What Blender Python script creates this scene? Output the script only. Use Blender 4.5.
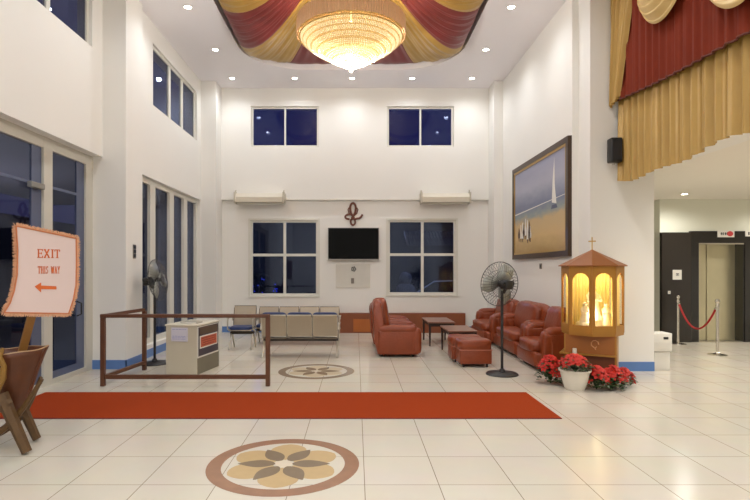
import bpy, bmesh, math, random
from mathutils import Vector, Matrix, noise
random.seed(7)
PI = math.pi
C = bpy.context.scene.collection
for o in list(bpy.data.objects): bpy.data.objects.remove(o, do_unlink=True)
scene = bpy.context.scene

# ---------------------------------------------------------------- camera
F = 520.0; H = 1.66; VX, VY = 356.0, 269.0
cam = bpy.data.cameras.new('camera'); camo = bpy.data.objects.new('camera', cam); C.objects.link(camo)
camo.location = (0, 0, H); camo.rotation_euler = (PI/2, 0, 0)
cam.sensor_width = 36; cam.lens = 36*F/750
cam.shift_x = (375-VX)/750; cam.shift_y = (VY-250)/750
cam.clip_start = .05; cam.clip_end = 200
scene.camera = camo
scene.view_settings.view_transform = 'Standard'
scene.view_settings.look = 'None'; scene.view_settings.gamma = 1
scene.view_settings.exposure = 1.32
# ---------------------------------------------------------------- world: dim night sky
w = bpy.data.worlds.new('night'); scene.world = w; w.use_nodes = True
w.node_tree.nodes['Background'].inputs[0].default_value = (.014, .015, .050, 1)
w.node_tree.nodes['Background'].inputs[1].default_value = 1.0
CEIL = 6.39
LAMP_W = 46.0
LOBBY_W = 100.0
def spot(x, y, z, watt, col=(.92, .96, 1), ang=156, blend=.9, r=.06):
    l = bpy.data.lights.new('downlight_beam', 'SPOT'); l.energy = watt; l.color = col
    l.spot_size = math.radians(ang); l.spot_blend = blend; l.shadow_soft_size = r
    o = bpy.data.objects.new('downlight_beam', l); o.location = (x, y, z); C.objects.link(o); return o
def point(x, y, z, watt, col=(1, .85, .65), r=.06):
    l = bpy.data.lights.new('lamp_or_fill_light', 'POINT'); l.energy = watt; l.color = col; l.shadow_soft_size = r
    o = bpy.data.objects.new('lamp_or_fill_light', l); o.location = (x, y, z); C.objects.link(o); return o
DOWN = [(-3.07, 12.88), (-1.52, 12.88), (-.10, 12.88), (1.39, 12.88), (2.87, 12.88)]
for yy in (11.2, 9.38, 7.5, 5.65): DOWN += [(-3.03, yy), (2.80, yy)]
DOWN += [(x, yy) for yy in (3.6, 1.2, -1.6, -4.4) for x in (-3.0, -.1, 2.8)]
for x, y in DOWN: spot(x, y, CEIL-.03, LAMP_W*(.50 if y > 12 else .63 if y > 5 else 1.0 if y > 0 else 3.4))
LOBBY = [(6.95, 11.0), (9.6, 11.0), (6.3, 8.0), (9.6, 8.0), (6.3, 4.6), (9.6, 4.6)]
for x, y in LOBBY: spot(x, y, 3.22, LOBBY_W*(.5 if y > 10 else .95), (1, .97, .92), 165)

# ---------------------------------------------------------------- materials
def L(c):
    return tuple((v/255/12.92 if v/255 <= .04045 else ((v/255+.055)/1.055)**2.4) for v in c[:3])
MATS = {}
def mat(name, rgb, rough=.5, metal=0, var=.06, scale=6, bump=0, bscale=None, spec=.5, coat=0, emit=0, ergb=None, sub=0):
    if name in MATS: return MATS[name]
    m = bpy.data.materials.new(name); m.use_nodes = True; nt = m.node_tree; b = nt.nodes['Principled BSDF']
    tc = nt.nodes.new('ShaderNodeTexCoord'); n = nt.nodes.new('ShaderNodeTexNoise'); n.inputs['Scale'].default_value = scale
    n.inputs['Detail'].default_value = 4
    nt.links.new(tc.outputs['Object'], n.inputs['Vector'])
    mx = nt.nodes.new('ShaderNodeMix'); mx.data_type = 'RGBA'
    c = L(rgb)
    mx.inputs[6].default_value = (*[v*(1-var) for v in c], 1); mx.inputs[7].default_value = (*[min(1, v*(1+var)) for v in c], 1)
    nt.links.new(n.outputs['Fac'], mx.inputs[0]); nt.links.new(mx.outputs[2], b.inputs['Base Color'])
    b.inputs['Roughness'].default_value = rough; b.inputs['Metallic'].default_value = metal
    b.inputs['Specular IOR Level'].default_value = spec; b.inputs['Coat Weight'].default_value = coat
    if bump:
        n2 = nt.nodes.new('ShaderNodeTexNoise'); n2.inputs['Scale'].default_value = bscale or scale*4; n2.inputs['Detail'].default_value = 3
        nt.links.new(tc.outputs['Object'], n2.inputs['Vector'])
        bp = nt.nodes.new('ShaderNodeBump'); bp.inputs['Strength'].default_value = bump; bp.inputs['Distance'].default_value = .01
        nt.links.new(n2.outputs['Fac'], bp.inputs['Height']); nt.links.new(bp.outputs['Normal'], b.inputs['Normal'])
    if emit:
        b.inputs['Emission Color'].default_value = (*L(ergb or rgb), 1); b.inputs['Emission Strength'].default_value = emit
    MATS[name] = m; return m
def glass_mat(name, tint, refl=1.5, rough=.02):
    m = bpy.data.materials.new(name); m.use_nodes = True; nt = m.node_tree
    nt.nodes.remove(nt.nodes['Principled BSDF']); out = nt.nodes['Material Output']
    t = nt.nodes.new('ShaderNodeBsdfTransparent'); t.inputs[0].default_value = (*tint, 1)
    g = nt.nodes.new('ShaderNodeBsdfGlossy'); g.inputs['Roughness'].default_value = rough; g.inputs[0].default_value = (.62, .72, 1, 1)
    f = nt.nodes.new('ShaderNodeFresnel'); f.inputs[0].default_value = refl
    x = nt.nodes.new('ShaderNodeMixShader')
    ge = nt.nodes.new('ShaderNodeNewGeometry'); iv = nt.nodes.new('ShaderNodeMath'); iv.operation = 'SUBTRACT'; iv.inputs[0].default_value = 1
    ml = nt.nodes.new('ShaderNodeMath'); ml.operation = 'MULTIPLY'
    nt.links.new(ge.outputs['Backfacing'], iv.inputs[1]); nt.links.new(iv.outputs[0], ml.inputs[0]); nt.links.new(f.outputs[0], ml.inputs[1])
    nt.links.new(ml.outputs[0], x.inputs[0]); nt.links.new(t.outputs[0], x.inputs[1]); nt.links.new(g.outputs[0], x.inputs[2])
    nt.links.new(x.outputs[0], out.inputs[0]); return m
WALL = mat('wall_paint', (236, 233, 227), .75, var=.015, scale=1.2, spec=.2)
CEILM = mat('ceiling_paint', (242, 238, 240), .8, var=.01, scale=1, spec=.2)
FRAME = mat('white_frame', (222, 219, 208), .4, var=.02)
BLUE = mat('blue_skirting', (92, 128, 185), .45, var=.05)
GLASS = glass_mat('night_glass', (.55, .6, .75), 1.55)
GLASS2 = glass_mat('tinted_glass', (.62, .62, .66), 1.5)
CLEAR = glass_mat('clear_glass', (.97, .96, .9), 1.2)
LEATHER = mat('terracotta_leather', (133, 57, 23), .36, var=.2, scale=5, bump=.6, bscale=26, spec=.5)
DARK = mat('dark_foot', (30, 22, 20), .5)
RAILW = mat('reddish_brown_wood', (96, 58, 36), .45, var=.2, scale=9, bump=.15)
STEEL = mat('chair_steel', (200, 192, 176), .34, .75, var=.05, scale=20)
PERF = mat('perforated_steel', (172, 158, 138), .42, .35, var=.08, scale=60, bump=.3, bscale=160)
NAVY = mat('navy_vinyl', (44, 60, 104), .45, var=.12)
FANB = mat('fan_black', (32, 30, 30), .42, var=.1)
FANG = mat('fan_wire', (86, 84, 82), .4, .4, var=.1)
FANBL = mat('fan_blade', (170, 172, 164), .4, .3, var=.1)
GOLD = mat('gold_satin', (182, 146, 74), .42, .15, var=.10, scale=4, spec=.7)
GOLDL = mat('pale_gold_satin', (214, 184, 122), .34, .15, var=.10, scale=4, spec=.7)
MAROON = mat('maroon_satin', (122, 44, 22), .7, 0, var=.12, scale=4, spec=.2)
MAROON2 = mat('wine_satin', (122, 46, 44), .46, .05, var=.12, scale=4, spec=.7)
OCHRE = mat('lantern_gold_paint', (168, 116, 42), .45, .1, var=.08, scale=5)
COPPER = mat('copper_roof_paint', (146, 88, 42), .45, .15, var=.08, scale=5)
WOODT = mat('table_wood', (136, 92, 70), .28, var=.15, scale=8)
CERAM = mat('white_ceramic', (226, 218, 202), .3, var=.02)
RED = mat('poinsettia_red', (190, 30, 14), .6, var=.25, scale=20)
GREEN = mat('poinsettia_green', (52, 70, 36), .5, var=.3, scale=14)
WHITEP = mat('white_plastic', (226, 222, 212), .4, var=.02)
BLACKP = mat('black_plastic', (26, 25, 26), .4, var=.1)
CHROME = mat('polished_steel', (206, 200, 190), .18, 1, var=.03)

# ---------------------------------------------------------------- mesh helpers
class MB:
    def __init__(s): s.bm = bmesh.new()
    def add(s, vs, fs, M=None):
        bv = [s.bm.verts.new((M @ Vector(v)) if M else v) for v in vs]
        for f in fs:
            try: s.bm.faces.new([bv[i] for i in f])
            except ValueError: pass
        return s
    def box(s, x0, x1, y0, y1, z0, z1, M=None):
        vs = [(x, y, z) for x in (x0, x1) for y in (y0, y1) for z in (z0, z1)]
        return s.add(vs, [(0,1,3,2),(4,6,7,5),(0,4,5,1),(2,3,7,6),(0,2,6,4),(1,5,7,3)], M)
    def rbox(s, x0, x1, y0, y1, z0, z1, r=.02, seg=3, M=None):
        t = bmesh.new(); bmesh.ops.create_cube(t, size=1)
        for v in t.verts: v.co = Vector(((x0+x1)/2+v.co.x*(x1-x0), (y0+y1)/2+v.co.y*(y1-y0), (z0+z1)/2+v.co.z*(z1-z0)))
        bmesh.ops.bevel(t, geom=t.edges[:], offset=r, segments=seg, profile=.5, affect='EDGES')
        t.verts.index_update()
        s.add([v.co.copy() for v in t.verts], [[v.index for v in f.verts] for f in t.faces], M); t.free(); return s
    def puff(s, cx, cy, cz, rx, ry, rz, e=.45, n=20, m=12, M=None, wr=0, seed=0):
        def p(c, e): return math.copysign(abs(c)**e, c)
        vs = []
        for j in range(m+1):
            v = -PI/2+PI*j/m
            for i in range(n):
                u = 2*PI*i/n
                q = Vector((cx+rx*p(math.cos(v), e)*p(math.cos(u), e), cy+ry*p(math.cos(v), e)*p(math.sin(u), e), cz+rz*p(math.sin(v), e)))
                if wr:
                    d = noise.noise(q*7+Vector((seed*3.1, 0, 0)))*wr
                    q += (q-Vector((cx, cy, cz))).normalized()*d
                vs.append(q)
        fs = [(j*n+i, j*n+(i+1) % n, (j+1)*n+(i+1) % n, (j+1)*n+i) for j in range(m) for i in range(n)]
        return s.add(vs, fs, M)
    def tube(s, pts, r, n=8, closed=False, M=None, cap=True):
        pts = [Vector(p) for p in pts]; N = len(pts); rr = r if isinstance(r, (list, tuple)) else [r]*N
        vs = []; up = None
        for i, p in enumerate(pts):
            if closed: d = pts[(i+1) % N]-pts[i-1]
            else: d = pts[min(i+1, N-1)]-pts[max(i-1, 0)]
            d.normalize()
            if up is None or abs(up.dot(d)) > .98: up = Vector((0, 0, 1)) if abs(d.z) < .9 else Vector((1, 0, 0))
            a = d.cross(up).normalized(); b = a.cross(d).normalized(); up = b
            for k in range(n):
                t = 2*PI*k/n; vs.append(p+(a*math.cos(t)+b*math.sin(t))*rr[i])
        R = N if closed else N-1
        fs = [(i*n+k, i*n+(k+1) % n, ((i+1) % N)*n+(k+1) % n, ((i+1) % N)*n+k) for i in range(R) for k in range(n)]
        if cap and not closed: fs += [tuple(range(n))[::-1], tuple((N-1)*n+k for k in range(n))]
        return s.add(vs, fs, M)
    def lathe(s, prof, n=24, c=(0, 0, 0), M=None, cap=True):
        vs = []
        for r, z in prof:
            for k in range(n):
                t = 2*PI*k/n; vs.append((c[0]+r*math.cos(t), c[1]+r*math.sin(t), c[2]+z))
        fs = [(i*n+k, i*n+(k+1) % n, (i+1)*n+(k+1) % n, (i+1)*n+k) for i in range(len(prof)-1) for k in range(n)]
        if cap: fs += [tuple(range(n))[::-1], tuple((len(prof)-1)*n+k for k in range(n))]
        return s.add(vs, fs, M)
    def prism(s, poly, h0, h1, M=None):   # poly in local xy, extruded in z
        n = len(poly); vs = [(x, y, h0) for x, y in poly]+[(x, y, h1) for x, y in poly]
        fs = [tuple(range(n))[::-1], tuple(range(n, 2*n))]+[(i, (i+1) % n, n+(i+1) % n, n+i) for i in range(n)]
        return s.add(vs, fs, M)
    def grid(s, fn, nu, nv, closed_u=False):
        vs = [fn(i/nu, j/nv) for j in range(nv+1) for i in range(nu+1)]
        W = nu+1
        return s.add(vs, [(j*W+i, j*W+i+1, (j+1)*W+i+1, (j+1)*W+i) for j in range(nv) for i in range(nu)])
    def build(s, name, m, parent=None, smooth=False, solid=0, sub=0, label=None, ang=40):
        bmesh.ops.recalc_face_normals(s.bm, faces=s.bm.faces[:])
        me = bpy.data.meshes.new(name); s.bm.to_mesh(me); s.bm.free()
        me.materials.append(m)
        o = bpy.data.objects.new(name, me); C.objects.link(o)
        if parent: o.parent = parent
        if smooth:
            me.polygons.foreach_set('use_smooth', [True]*len(me.polygons))
            try: me.set_sharp_from_angle(angle=math.radians(ang))
            except Exception: pass
        if solid:
            md = o.modifiers.new('solid', 'SOLIDIFY'); md.thickness = solid; md.offset = 0
        if sub:
            md = o.modifiers.new('sub', 'SUBSURF'); md.levels = sub; md.render_levels = sub
        if label: o['label'] = label
        return o
def tag(o, label=None, cat=None, group=None, kind=None):
    if label: o['label'] = label
    if cat: o['category'] = cat
    if group: o['group'] = group
    if kind: o['kind'] = kind
    return o
def thing(name, label, cat, loc=(0, 0, 0), rz=0, group=None):
    o = bpy.data.objects.new(name, None); C.objects.link(o); o.empty_display_size = .1
    o.location = loc; o.rotation_euler = (0, 0, rz); return tag(o, label, cat, group)
def struct(o): o['kind'] = 'structure'; return o
def copy_tree(o, parent=None):
    c = o.copy(); C.objects.link(c); c.parent = parent
    for ch in [x for x in bpy.data.objects if x.parent == o]: copy_tree(ch, c)
    return c
def T(x=0, y=0, z=0): return Matrix.Translation((x, y, z))
def RZ(a): return Matrix.Rotation(a, 4, 'Z')
def RX(a): return Matrix.Rotation(a, 4, 'X')
def RY(a): return Matrix.Rotation(a, 4, 'Y')

def wall_holes(u0, u1, z0, z1, holes, t0, t1, axis):
    """slab in the (u,z) plane with rectangular holes; thickness t0..t1 along the other axis"""
    us = sorted({u0, u1, *[h[0] for h in holes], *[h[1] for h in holes]}); us = [u for u in us if u0 <= u <= u1]
    b = MB()
    for a, c in zip(us, us[1:]):
        mid = (a+c)/2; cuts = sorted([(h[2], h[3]) for h in holes if h[0] <= mid <= h[1]])
        z = z0
        segs = []
        for lo, hi in cuts:
            if lo > z: segs.append((z, lo))
            z = hi
        if z < z1: segs.append((z, z1))
        for lo, hi in segs:
            if axis == 'x': b.box(a, c, t0, t1, lo, hi)
            else: b.box(t0, t1, a, c, lo, hi)
    return b
# ================================================================= STRUCTURE
# floor with square tiles
def floor_material():
    m = bpy.data.materials.new('polished_tiles'); m.use_nodes = True; nt = m.node_tree; b = nt.nodes['Principled BSDF']
    tc = nt.nodes.new('ShaderNodeTexCoord'); mp = nt.nodes.new('ShaderNodeMapping'); mp.inputs['Location'].default_value = (-.0665, .20, 0)
    br = nt.nodes.new('ShaderNodeTexBrick'); br.offset = 0; br.squash = 1
    br.inputs['Scale'].default_value = 1; br.inputs['Mortar Size'].default_value = .0035; br.inputs['Mortar Smooth'].default_value = .2
    br.inputs['Brick Width'].default_value = .5715; br.inputs['Row Height'].default_value = .6; br.inputs['Bias'].default_value = 0
    br.inputs['Color1'].default_value = (*L((214, 206, 190)), 1); br.inputs['Color2'].default_value = (*L((210, 201, 184)), 1)
    br.inputs['Mortar'].default_value = (*L((138, 122, 104)), 1)
    nt.links.new(tc.outputs['Object'], mp.inputs[0]); nt.links.new(mp.outputs[0], br.inputs['Vector'])
    n = nt.nodes.new('ShaderNodeTexNoise'); n.inputs['Scale'].default_value = 2.5; n.inputs['Detail'].default_value = 5
    nt.links.new(tc.outputs['Object'], n.inputs['Vector'])
    mx = nt.nodes.new('ShaderNodeMix'); mx.data_type = 'RGBA'; mx.blend_type = 'MULTIPLY'; mx.inputs[0].default_value = .12
    nt.links.new(br.outputs['Color'], mx.inputs[6]); nt.links.new(n.outputs['Color'], mx.inputs[7]); nt.links.new(mx.outputs[2], b.inputs['Base Color'])
    b.inputs['Roughness'].default_value = .2; b.inputs['Specular IOR Level'].default_value = .38
    return m
struct(MB().box(-4.6, 12.2, -7.2, 14.0, -.15, 0).build('floor', floor_material()))
# ceiling with the rounded rectangular well
CX, CY, WX, WY, WR = -.09, 8.55, 2.42, 3.80, 1.35
def well(th, off=0):
    """point on the well outline in direction th (0 = +X)"""
    c, s = math.cos(th), math.sin(th); a, b_ = WX+off, WY+off; r = WR+off
    t = min(a/abs(c) if abs(c) > 1e-6 else 1e9, b_/abs(s) if abs(s) > 1e-6 else 1e9)
    x, y = abs(c)*t, abs(s)*t
    if x > a-r and y > b_-r:
        px, py = a-r, b_-r; dx, dy = abs(c), abs(s)
        B = dx*px+dy*py; D = B*B-(px*px+py*py-r*r); t = B+math.sqrt(max(D, 0)); x, y = dx*t, dy*t
    return Vector((CX+math.copysign(x, c), CY+math.copysign(y, s), 0))
b = MB(); NW = 96; ring = []; outer = []
X0, X1, Y0, Y1 = -4.6, 4.9, -7.2, 14.0
for k in range(NW):
    th = 2*PI*(k+.5)/NW; p = well(th); ring.append((p.x, p.y)); c, s = math.cos(th), math.sin(th)
    t = min(((X1 if c > 0 else X0)-CX)/c if abs(c) > 1e-9 else 1e9, ((Y1 if s > 0 else Y0)-CY)/s if abs(s) > 1e-9 else 1e9)
    outer.append((CX+c*t, CY+s*t))
corners = [(X1, Y1), (X0, Y1), (X0, Y0), (X1, Y0)]
vs = [(x, y, CEIL) for x, y in ring]+[(x, y, CEIL) for x, y in outer]+[(x, y, CEIL+.75) for x, y in ring]; fs = []
for k in range(NW):
    k2 = (k+1) % NW; fs.append((k, k2, 2*NW+k2, 2*NW+k))
    o1, o2 = outer[k], outer[k2]; face = [k, NW+k]
    if abs(o1[0]-o2[0]) > 1e-5 and abs(o1[1]-o2[1]) > 1e-5:
        cc = min(corners, key=lambda q: (q[0]-o1[0])**2+(q[1]-o1[1])**2); vs.append((cc[0], cc[1], CEIL)); face.append(len(vs)-1)
    fs.append(tuple(face+[NW+k2, k2]))
fs.append(tuple(range(2*NW, 3*NW)))
struct(b.add(vs, fs).build('ceiling', CEILM))
# left side
LH = [(9.99, 12.75, 4.80, 6.00), (9.30, 13.05, .23, 3.39)]
struct(wall_holes(9.30, 13.9, 0, CEIL, LH, -4.2, -3.9, 'y').build('wall_left', WALL))
struct(MB().box(-4.6, -3.82, 8.63, 9.30, 0, CEIL).build('wall_left_pier', WALL))
struct(wall_holes(-7.2, 8.63, 0, CEIL, [(5.2, 8.30, 5.20, 6.20), (2.2, 8.63, 0, 3.52)], -4.45, -4.21, 'y').build('wall_left_near', WALL))
# back
BH = [(-2.75, -.97, 4.85, 5.92), (.81, 2.56, 4.85, 5.92)]
struct(wall_holes(-4.2, 4.2, 3.46, CEIL, BH, 13.60, 13.95, 'x').build('wall_back', WALL))
BH2 = [(-2.78, -1.00, .96, 2.94), (.84, 2.63, .99, 2.95)]
struct(wall_holes(-4.2, 4.2, 0, 3.46, BH2, 13.68, 13.95, 'x').build('wall_back_lower', WALL))
struct(MB().box(-3.9, -3.52, 13.08, 13.68, 0, CEIL).build('wall_back_pilaster', WALL))
struct(MB().box(3.47, 3.70, 13.08, 13.68, 0, CEIL).build('wall_back_pilaster', WALL))
struct(MB().box(-3.52, 3.47, 13.585, 13.60, 3.46, 3.50).build('trim_1', FRAME))
# right side
struct(MB().box(3.70, 4.85, 8.90, 13.95, 0, CEIL).build('wall_right', WALL))
struct(MB().box(3.81, 4.85, 8.46, 8.90, 0, CEIL).build('wall_right_pier', WALL))
struct(MB().box(4.36, 4.85, -7.2, 8.46, 3.25, CEIL).build('wall_right_header', WALL))
struct(MB().box(4.30, 4.85, -7.2, 1.6, 0, 3.25).build('wall_right_near', WALL))
struct(MB().box(-4.6, 12.2, -7.4, -7.2, 0, CEIL).build('wall_front', WALL))
# lift lobby
struct(MB().box(4.85, 12.2, -7.2, 12.9, 3.25, 3.35).build('ceiling_lobby', mat('lobby_ceiling_paint', (236, 230, 218), .8, var=.01)))
struct(MB().box(12.0, 12.2, -7.2, 12.9, 0, 3.25).build('wall_lobby_right', WALL))
LW = mat('lobby_wall_paint', (222, 222, 206), .7, var=.01)
struct(wall_holes(6.92, 12.0, 0, 3.25, [(7.78, 8.83, 0, 2.25)], 11.85, 12.4, 'x').build('wall_lobby_back', LW))
struct(MB().box(4.85, 6.92, 12.2, 12.4, 0, 3.25).build('wall_lobby_side', LW))
GRAN = mat('black_granite', (30, 27, 24), .12, var=.3, scale=60, spec=.6)
struct(wall_holes(7.58, 12.0, 0, 2.52, [(7.78, 8.83, 0, 2.25)], 11.80, 11.85, 'x').build('trim_2', GRAN))
struct(MB().box(6.92, 7.58, 11.76, 11.85, 0, 2.49).build('trim_3', mat('brown_granite', (44, 39, 34), .16, var=.25, scale=50)))
struct(MB().box(5.6, 6.92, 12.15, 12.2, 0, 2.50).build('trim_4', GRAN))
# skirting
for nm, bx in (('baseboard_left', (-3.9, -3.885, 9.30, 13.08)), ('baseboard_left_pier', (-3.82, -3.805, 8.615, 9.30)),
               ('baseboard_left_reveal', (-4.40, -3.805, 8.615, 8.63)), ('baseboard_back', (-3.52, 3.47, 13.665, 13.68)),
               ('baseboard_back_pilaster', (-3.885, -3.51, 13.065, 13.08)), ('baseboard_right', (3.685, 3.70, 8.90, 13.08)),
               ('baseboard_right_pier', (3.80, 4.85, 8.445, 8.46))):
    struct(MB().box(bx[0], bx[1], bx[2], bx[3], 0, .15).build(nm, BLUE))
# windows ------------------------------------------------------------------
wn = [0]
def window(u0, u1, z0, z1, plane, axis, us=(), zs=(), fw=.055, depth=.06, glass=GLASS, mw=None):
    wn[0] += 1
    root = struct(bpy.data.objects.new('window_%d' % wn[0], None)); C.objects.link(root)
    mw = mw or fw
    f = MB()
    def bx(m, a, c, lo, hi, p0, p1):
        if axis == 'x': m.box(a, c, p0, p1, lo, hi)
        else: m.box(p0, p1, a, c, lo, hi)
    d0, d1 = plane-depth/2, plane+depth/2
    bx(f, u0, u0+fw, z0, z1, d0, d1); bx(f, u1-fw, u1, z0, z1, d0, d1)
    bx(f, u0+fw, u1-fw, z0, z0+fw, d0, d1); bx(f, u0+fw, u1-fw, z1-fw, z1, d0, d1)
    e = .002
    for u in us: bx(f, u-mw/2, u+mw/2, z0+fw, z1-fw, d0+e, d1-e)
    for z in zs: bx(f, u0+fw, u1-fw, z-mw/2, z+mw/2, d0+2*e, d1-2*e)
    f.build('window_frame', FRAME, root)
    ul = [u0+fw]+[v for u in us for v in (u-mw/2, u+mw/2)]+[u1-fw]; zl = [z0+fw]+[v for z in zs for v in (z-mw/2, z+mw/2)]+[z1-fw]
    for i in range(0, len(ul), 2):
        for j in range(0, len(zl), 2):
            p = MB(); bx(p, ul[i], ul[i+1], zl[j], zl[j+1], plane-.003, plane+.003); p.build('pane', glass, root)
    return root
window(-2.75, -.97, 4.85, 5.92, 13.68, 'x', us=(-1.86,), mw=.045)
window(.81, 2.56, 4.85, 5.92, 13.68, 'x', us=(1.69,), mw=.045)
window(-2.78, -1.00, .96, 2.94, 13.75, 'x', us=(-1.88,), zs=(2.03,), mw=.07)
window(.84, 2.63, .99, 2.95, 13.75, 'x', us=(1.75,), zs=(2.04,), mw=.07)
for a, c, lo, hi in BH2:      # raised casings on the lower back wall
    k = MB(); k.box(a-.05, c+.05, 13.66, 13.68, hi, hi+.05); k.box(a-.05, c+.05, 13.655, 13.68, lo-.05, lo); k.box(a-.05, a, 13.66, 13.68, lo, hi); k.box(c, c+.05, 13.66, 13.68, lo, hi)
    struct(k.build('trim_5', FRAME))
window(9.99, 12.75, 4.80, 6.00, -3.98, 'y', us=(11.03, 11.82), glass=GLASS2, mw=.12)
window(9.30, 13.05, .23, 3.39, -4.05, 'y', us=(10.22, 11.27, 12.18), glass=GLASS2, fw=.10, mw=.26, depth=.12)
for a, c in ((9.85, 10.09), (10.78, 11.14), (11.78, 12.05), (12.66, 12.95)): struct(MB().box(-4.10, -4.06, a, c, .33, 3.29).build('pane_reflection', mat('blue_grey_stile_and_reflection', (98, 106, 132), .4, .3, var=.05)))  # solid strips over the panes, their colour stands for a bluish reflection
window(5.2, 8.30, 5.20, 6.20, -4.30, 'y', us=(7.22,), glass=GLASS2, mw=.09)
# glazed entrance near left: fixed light + glass door leaves
ent = struct(bpy.data.objects.new('door_1', None)); C.objects.link(ent)
DFR = mat('beige_frame', (204, 200, 188), .4, var=.02)
fr = MB(); P0, P1 = -4.47, -4.37
for a, c in ((2.2, 2.35), (3.85, 4.05), (5.55, 5.75), (7.28, 7.49), (8.42, 8.63)): fr.box(P0, P1, a, c, 0, 3.52)
fr.box(P0+.003, P1-.003, 2.35, 8.42, 3.36, 3.52); fr.box(P0+.003, P1-.003, 2.35, 8.42, 0, .07)
fr.build('door_frame', DFR, ent)
NAVF = mat('blue_grey_stile_and_reflection', (98, 106, 132), .4, .3, var=.05)
for a, c in ((2.35, 3.85), (4.05, 5.55), (5.75, 7.28), (7.49, 8.42)):
    lf = MB(); q0, q1 = -4.435, -4.405
    lf.box(q0, q1, a, a+.03, .07, 3.36); lf.box(q0, q1, c-.22, c, .07, 3.36)
    lf.box(q0, q1, a+.03, c-.22, .07, .17); lf.box(q0, q1, a+.03, c-.22, 2.82, 2.86)
    lf.build('door_leaf', NAVF, ent)
    MB().box(-4.423, -4.417, a+.03, c-.22, .17, 3.36).build('pane', GLASS2, ent)
hd = MB(); hd.tube([(-4.40, 8.20, .92), (-4.33, 8.20, .95), (-4.33, 8.20, 1.12), (-4.40, 8.20, 1.15)], .012, 8)
hd.build('door_handle', BLACKP, ent, smooth=True)
MB().rbox(-4.40, -4.33, 6.95, 7.25, 2.76, 2.84, .01, 2).build('door_closer', mat('grey_metal', (150, 148, 142), .4, .5), ent)
# lift doors
lift = struct(bpy.data.objects.new('door_2', None)); C.objects.link(lift)
LIFT = mat('brushed_lift_steel', (196, 188, 156), .32, .7, var=.08, scale=3, bump=.05)
MB().box(7.78, 8.14, 12.10, 12.14, 0.01, 2.24).build('door_leaf', LIFT, lift)
MB().box(8.15, 8.83, 12.08, 12.12, 0.01, 2.24).build('door_leaf', LIFT, lift)
k = MB(); k.box(7.78, 7.80, 11.82, 12.08, 0, 2.25); k.box(7.80, 8.83, 11.82, 12.08, 2.22, 2.25)
k.build('door_frame', CHROME, lift)
MB().box(8.80, 8.83, 11.82, 12.08, 0, 2.22).build('door_jamb', GRAN, lift)
MB().box(7.80, 8.80, 11.82, 12.08, 0, .008).build('door_sill', mat('sill_metal', (170, 165, 150), .3, .8), lift)
# low wooden ledge panel along the back wall
pn = thing('wooden_wall_panel', 'low reddish brown wooden panel running along the foot of the back wall', 'wall panel', (0.2, 13.55, 0))
MB().box(-2.65, 2.64, -.06, .115, 0, .51).build('panel_board', mat('panel_wood', (134, 74, 44), .45, var=.12, scale=4), pn)
MB().box(-.27, .22, -.072, -.06, .03, .36).build('access_hatch', mat('hatch_orange_wood', (178, 100, 44), .45, var=.1, scale=5), pn, label='lighter orange hatch')

# ================================================================= CEILING DRAPES + CHANDELIER
GC = Vector((CX, CY, 7.1))
def wrap(a): return (a+180) % 360-180
def drape(th, t):
    """th in degrees from straight ahead (+Y), positive to the right; t 0 at rim, 1 at the centre"""
    a = PI/2-math.radians(th); p = well(a, -.03); p.z = CEIL+.13
    q = GC+Vector((math.cos(a)*.22, math.sin(a)*.22, 0)); q.z = 7.12
    v = p.lerp(q, t)
    at = abs(wrap(th)); S = .13+.50*min(1, max(0, (at-20)/24))-.12*min(1, max(0, (at-50)/20))
    if at > 100: S *= .75
    s = math.sin(PI*t**.62)
    v.z -= S*s
    ph = th*PI/180*58+math.sin(th*.21)*1.3
    amp = .022*min(1, 4*t)*(1-.5*t)+.004
    v.z += amp*(math.sin(ph+3*math.sin(t*2.2+th*.1))+.5*math.sin(2.3*ph+1+4*t))+.02*noise.noise(Vector((th*.22, t*3, 1)))
    return v
secs = [(-22, 22, 'm'), (22, 47, 'g'), (47, 72, 'm'), (72, 97, 'g'), (97, 122, 'm'), (122, 147, 'g'), (147, 213, 'm')]
side = {'m': 'maroon', 'g': 'gold'}
LBL = {(-22, 1): 'wine-red satin ceiling drape directly behind the chandelier',
       (22, 1): 'gold satin drape over the rounded far right corner of the ceiling well', (22, -1): 'gold satin drape over the rounded far left corner of the ceiling well',
       (47, 1): 'wine-red satin drape at the right edge of the well, between two gold ones', (47, -1): 'wine-red satin drape at the left edge of the well, between two gold ones',
       (72, 1): 'gold satin ceiling drape cut by the top edge, right of the chandelier', (72, -1): 'gold satin ceiling drape cut by the top edge, left of the chandelier',
       (97, 1): 'wine-red satin ceiling drape right of the chandelier, nearer than the photo shows', (97, -1): 'wine-red satin ceiling drape left of the chandelier, nearer than the photo shows',
       (122, 1): 'gold satin drape over the near right corner of the well', (122, -1): 'gold satin drape over the near left corner of the well',
       (147, 1): 'wine-red satin drape at the near edge of the ceiling well'}
for a0, a1, kx in secs:
    for sg in ((1,) if a0 in (-22, 147) else (1, -1)):
        nu = int((a1-a0)*2.4)
        o = MB().grid(lambda u, v: drape(sg*(a0+(a1-a0)*u), v), nu, 26).build('ceiling_drape', MAROON2 if kx == 'm' else GOLD, smooth=True, ang=180, solid=.004)
        tag(o, LBL[(a0, sg)], 'drape', 'satin drapes in the ceiling well')
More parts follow.
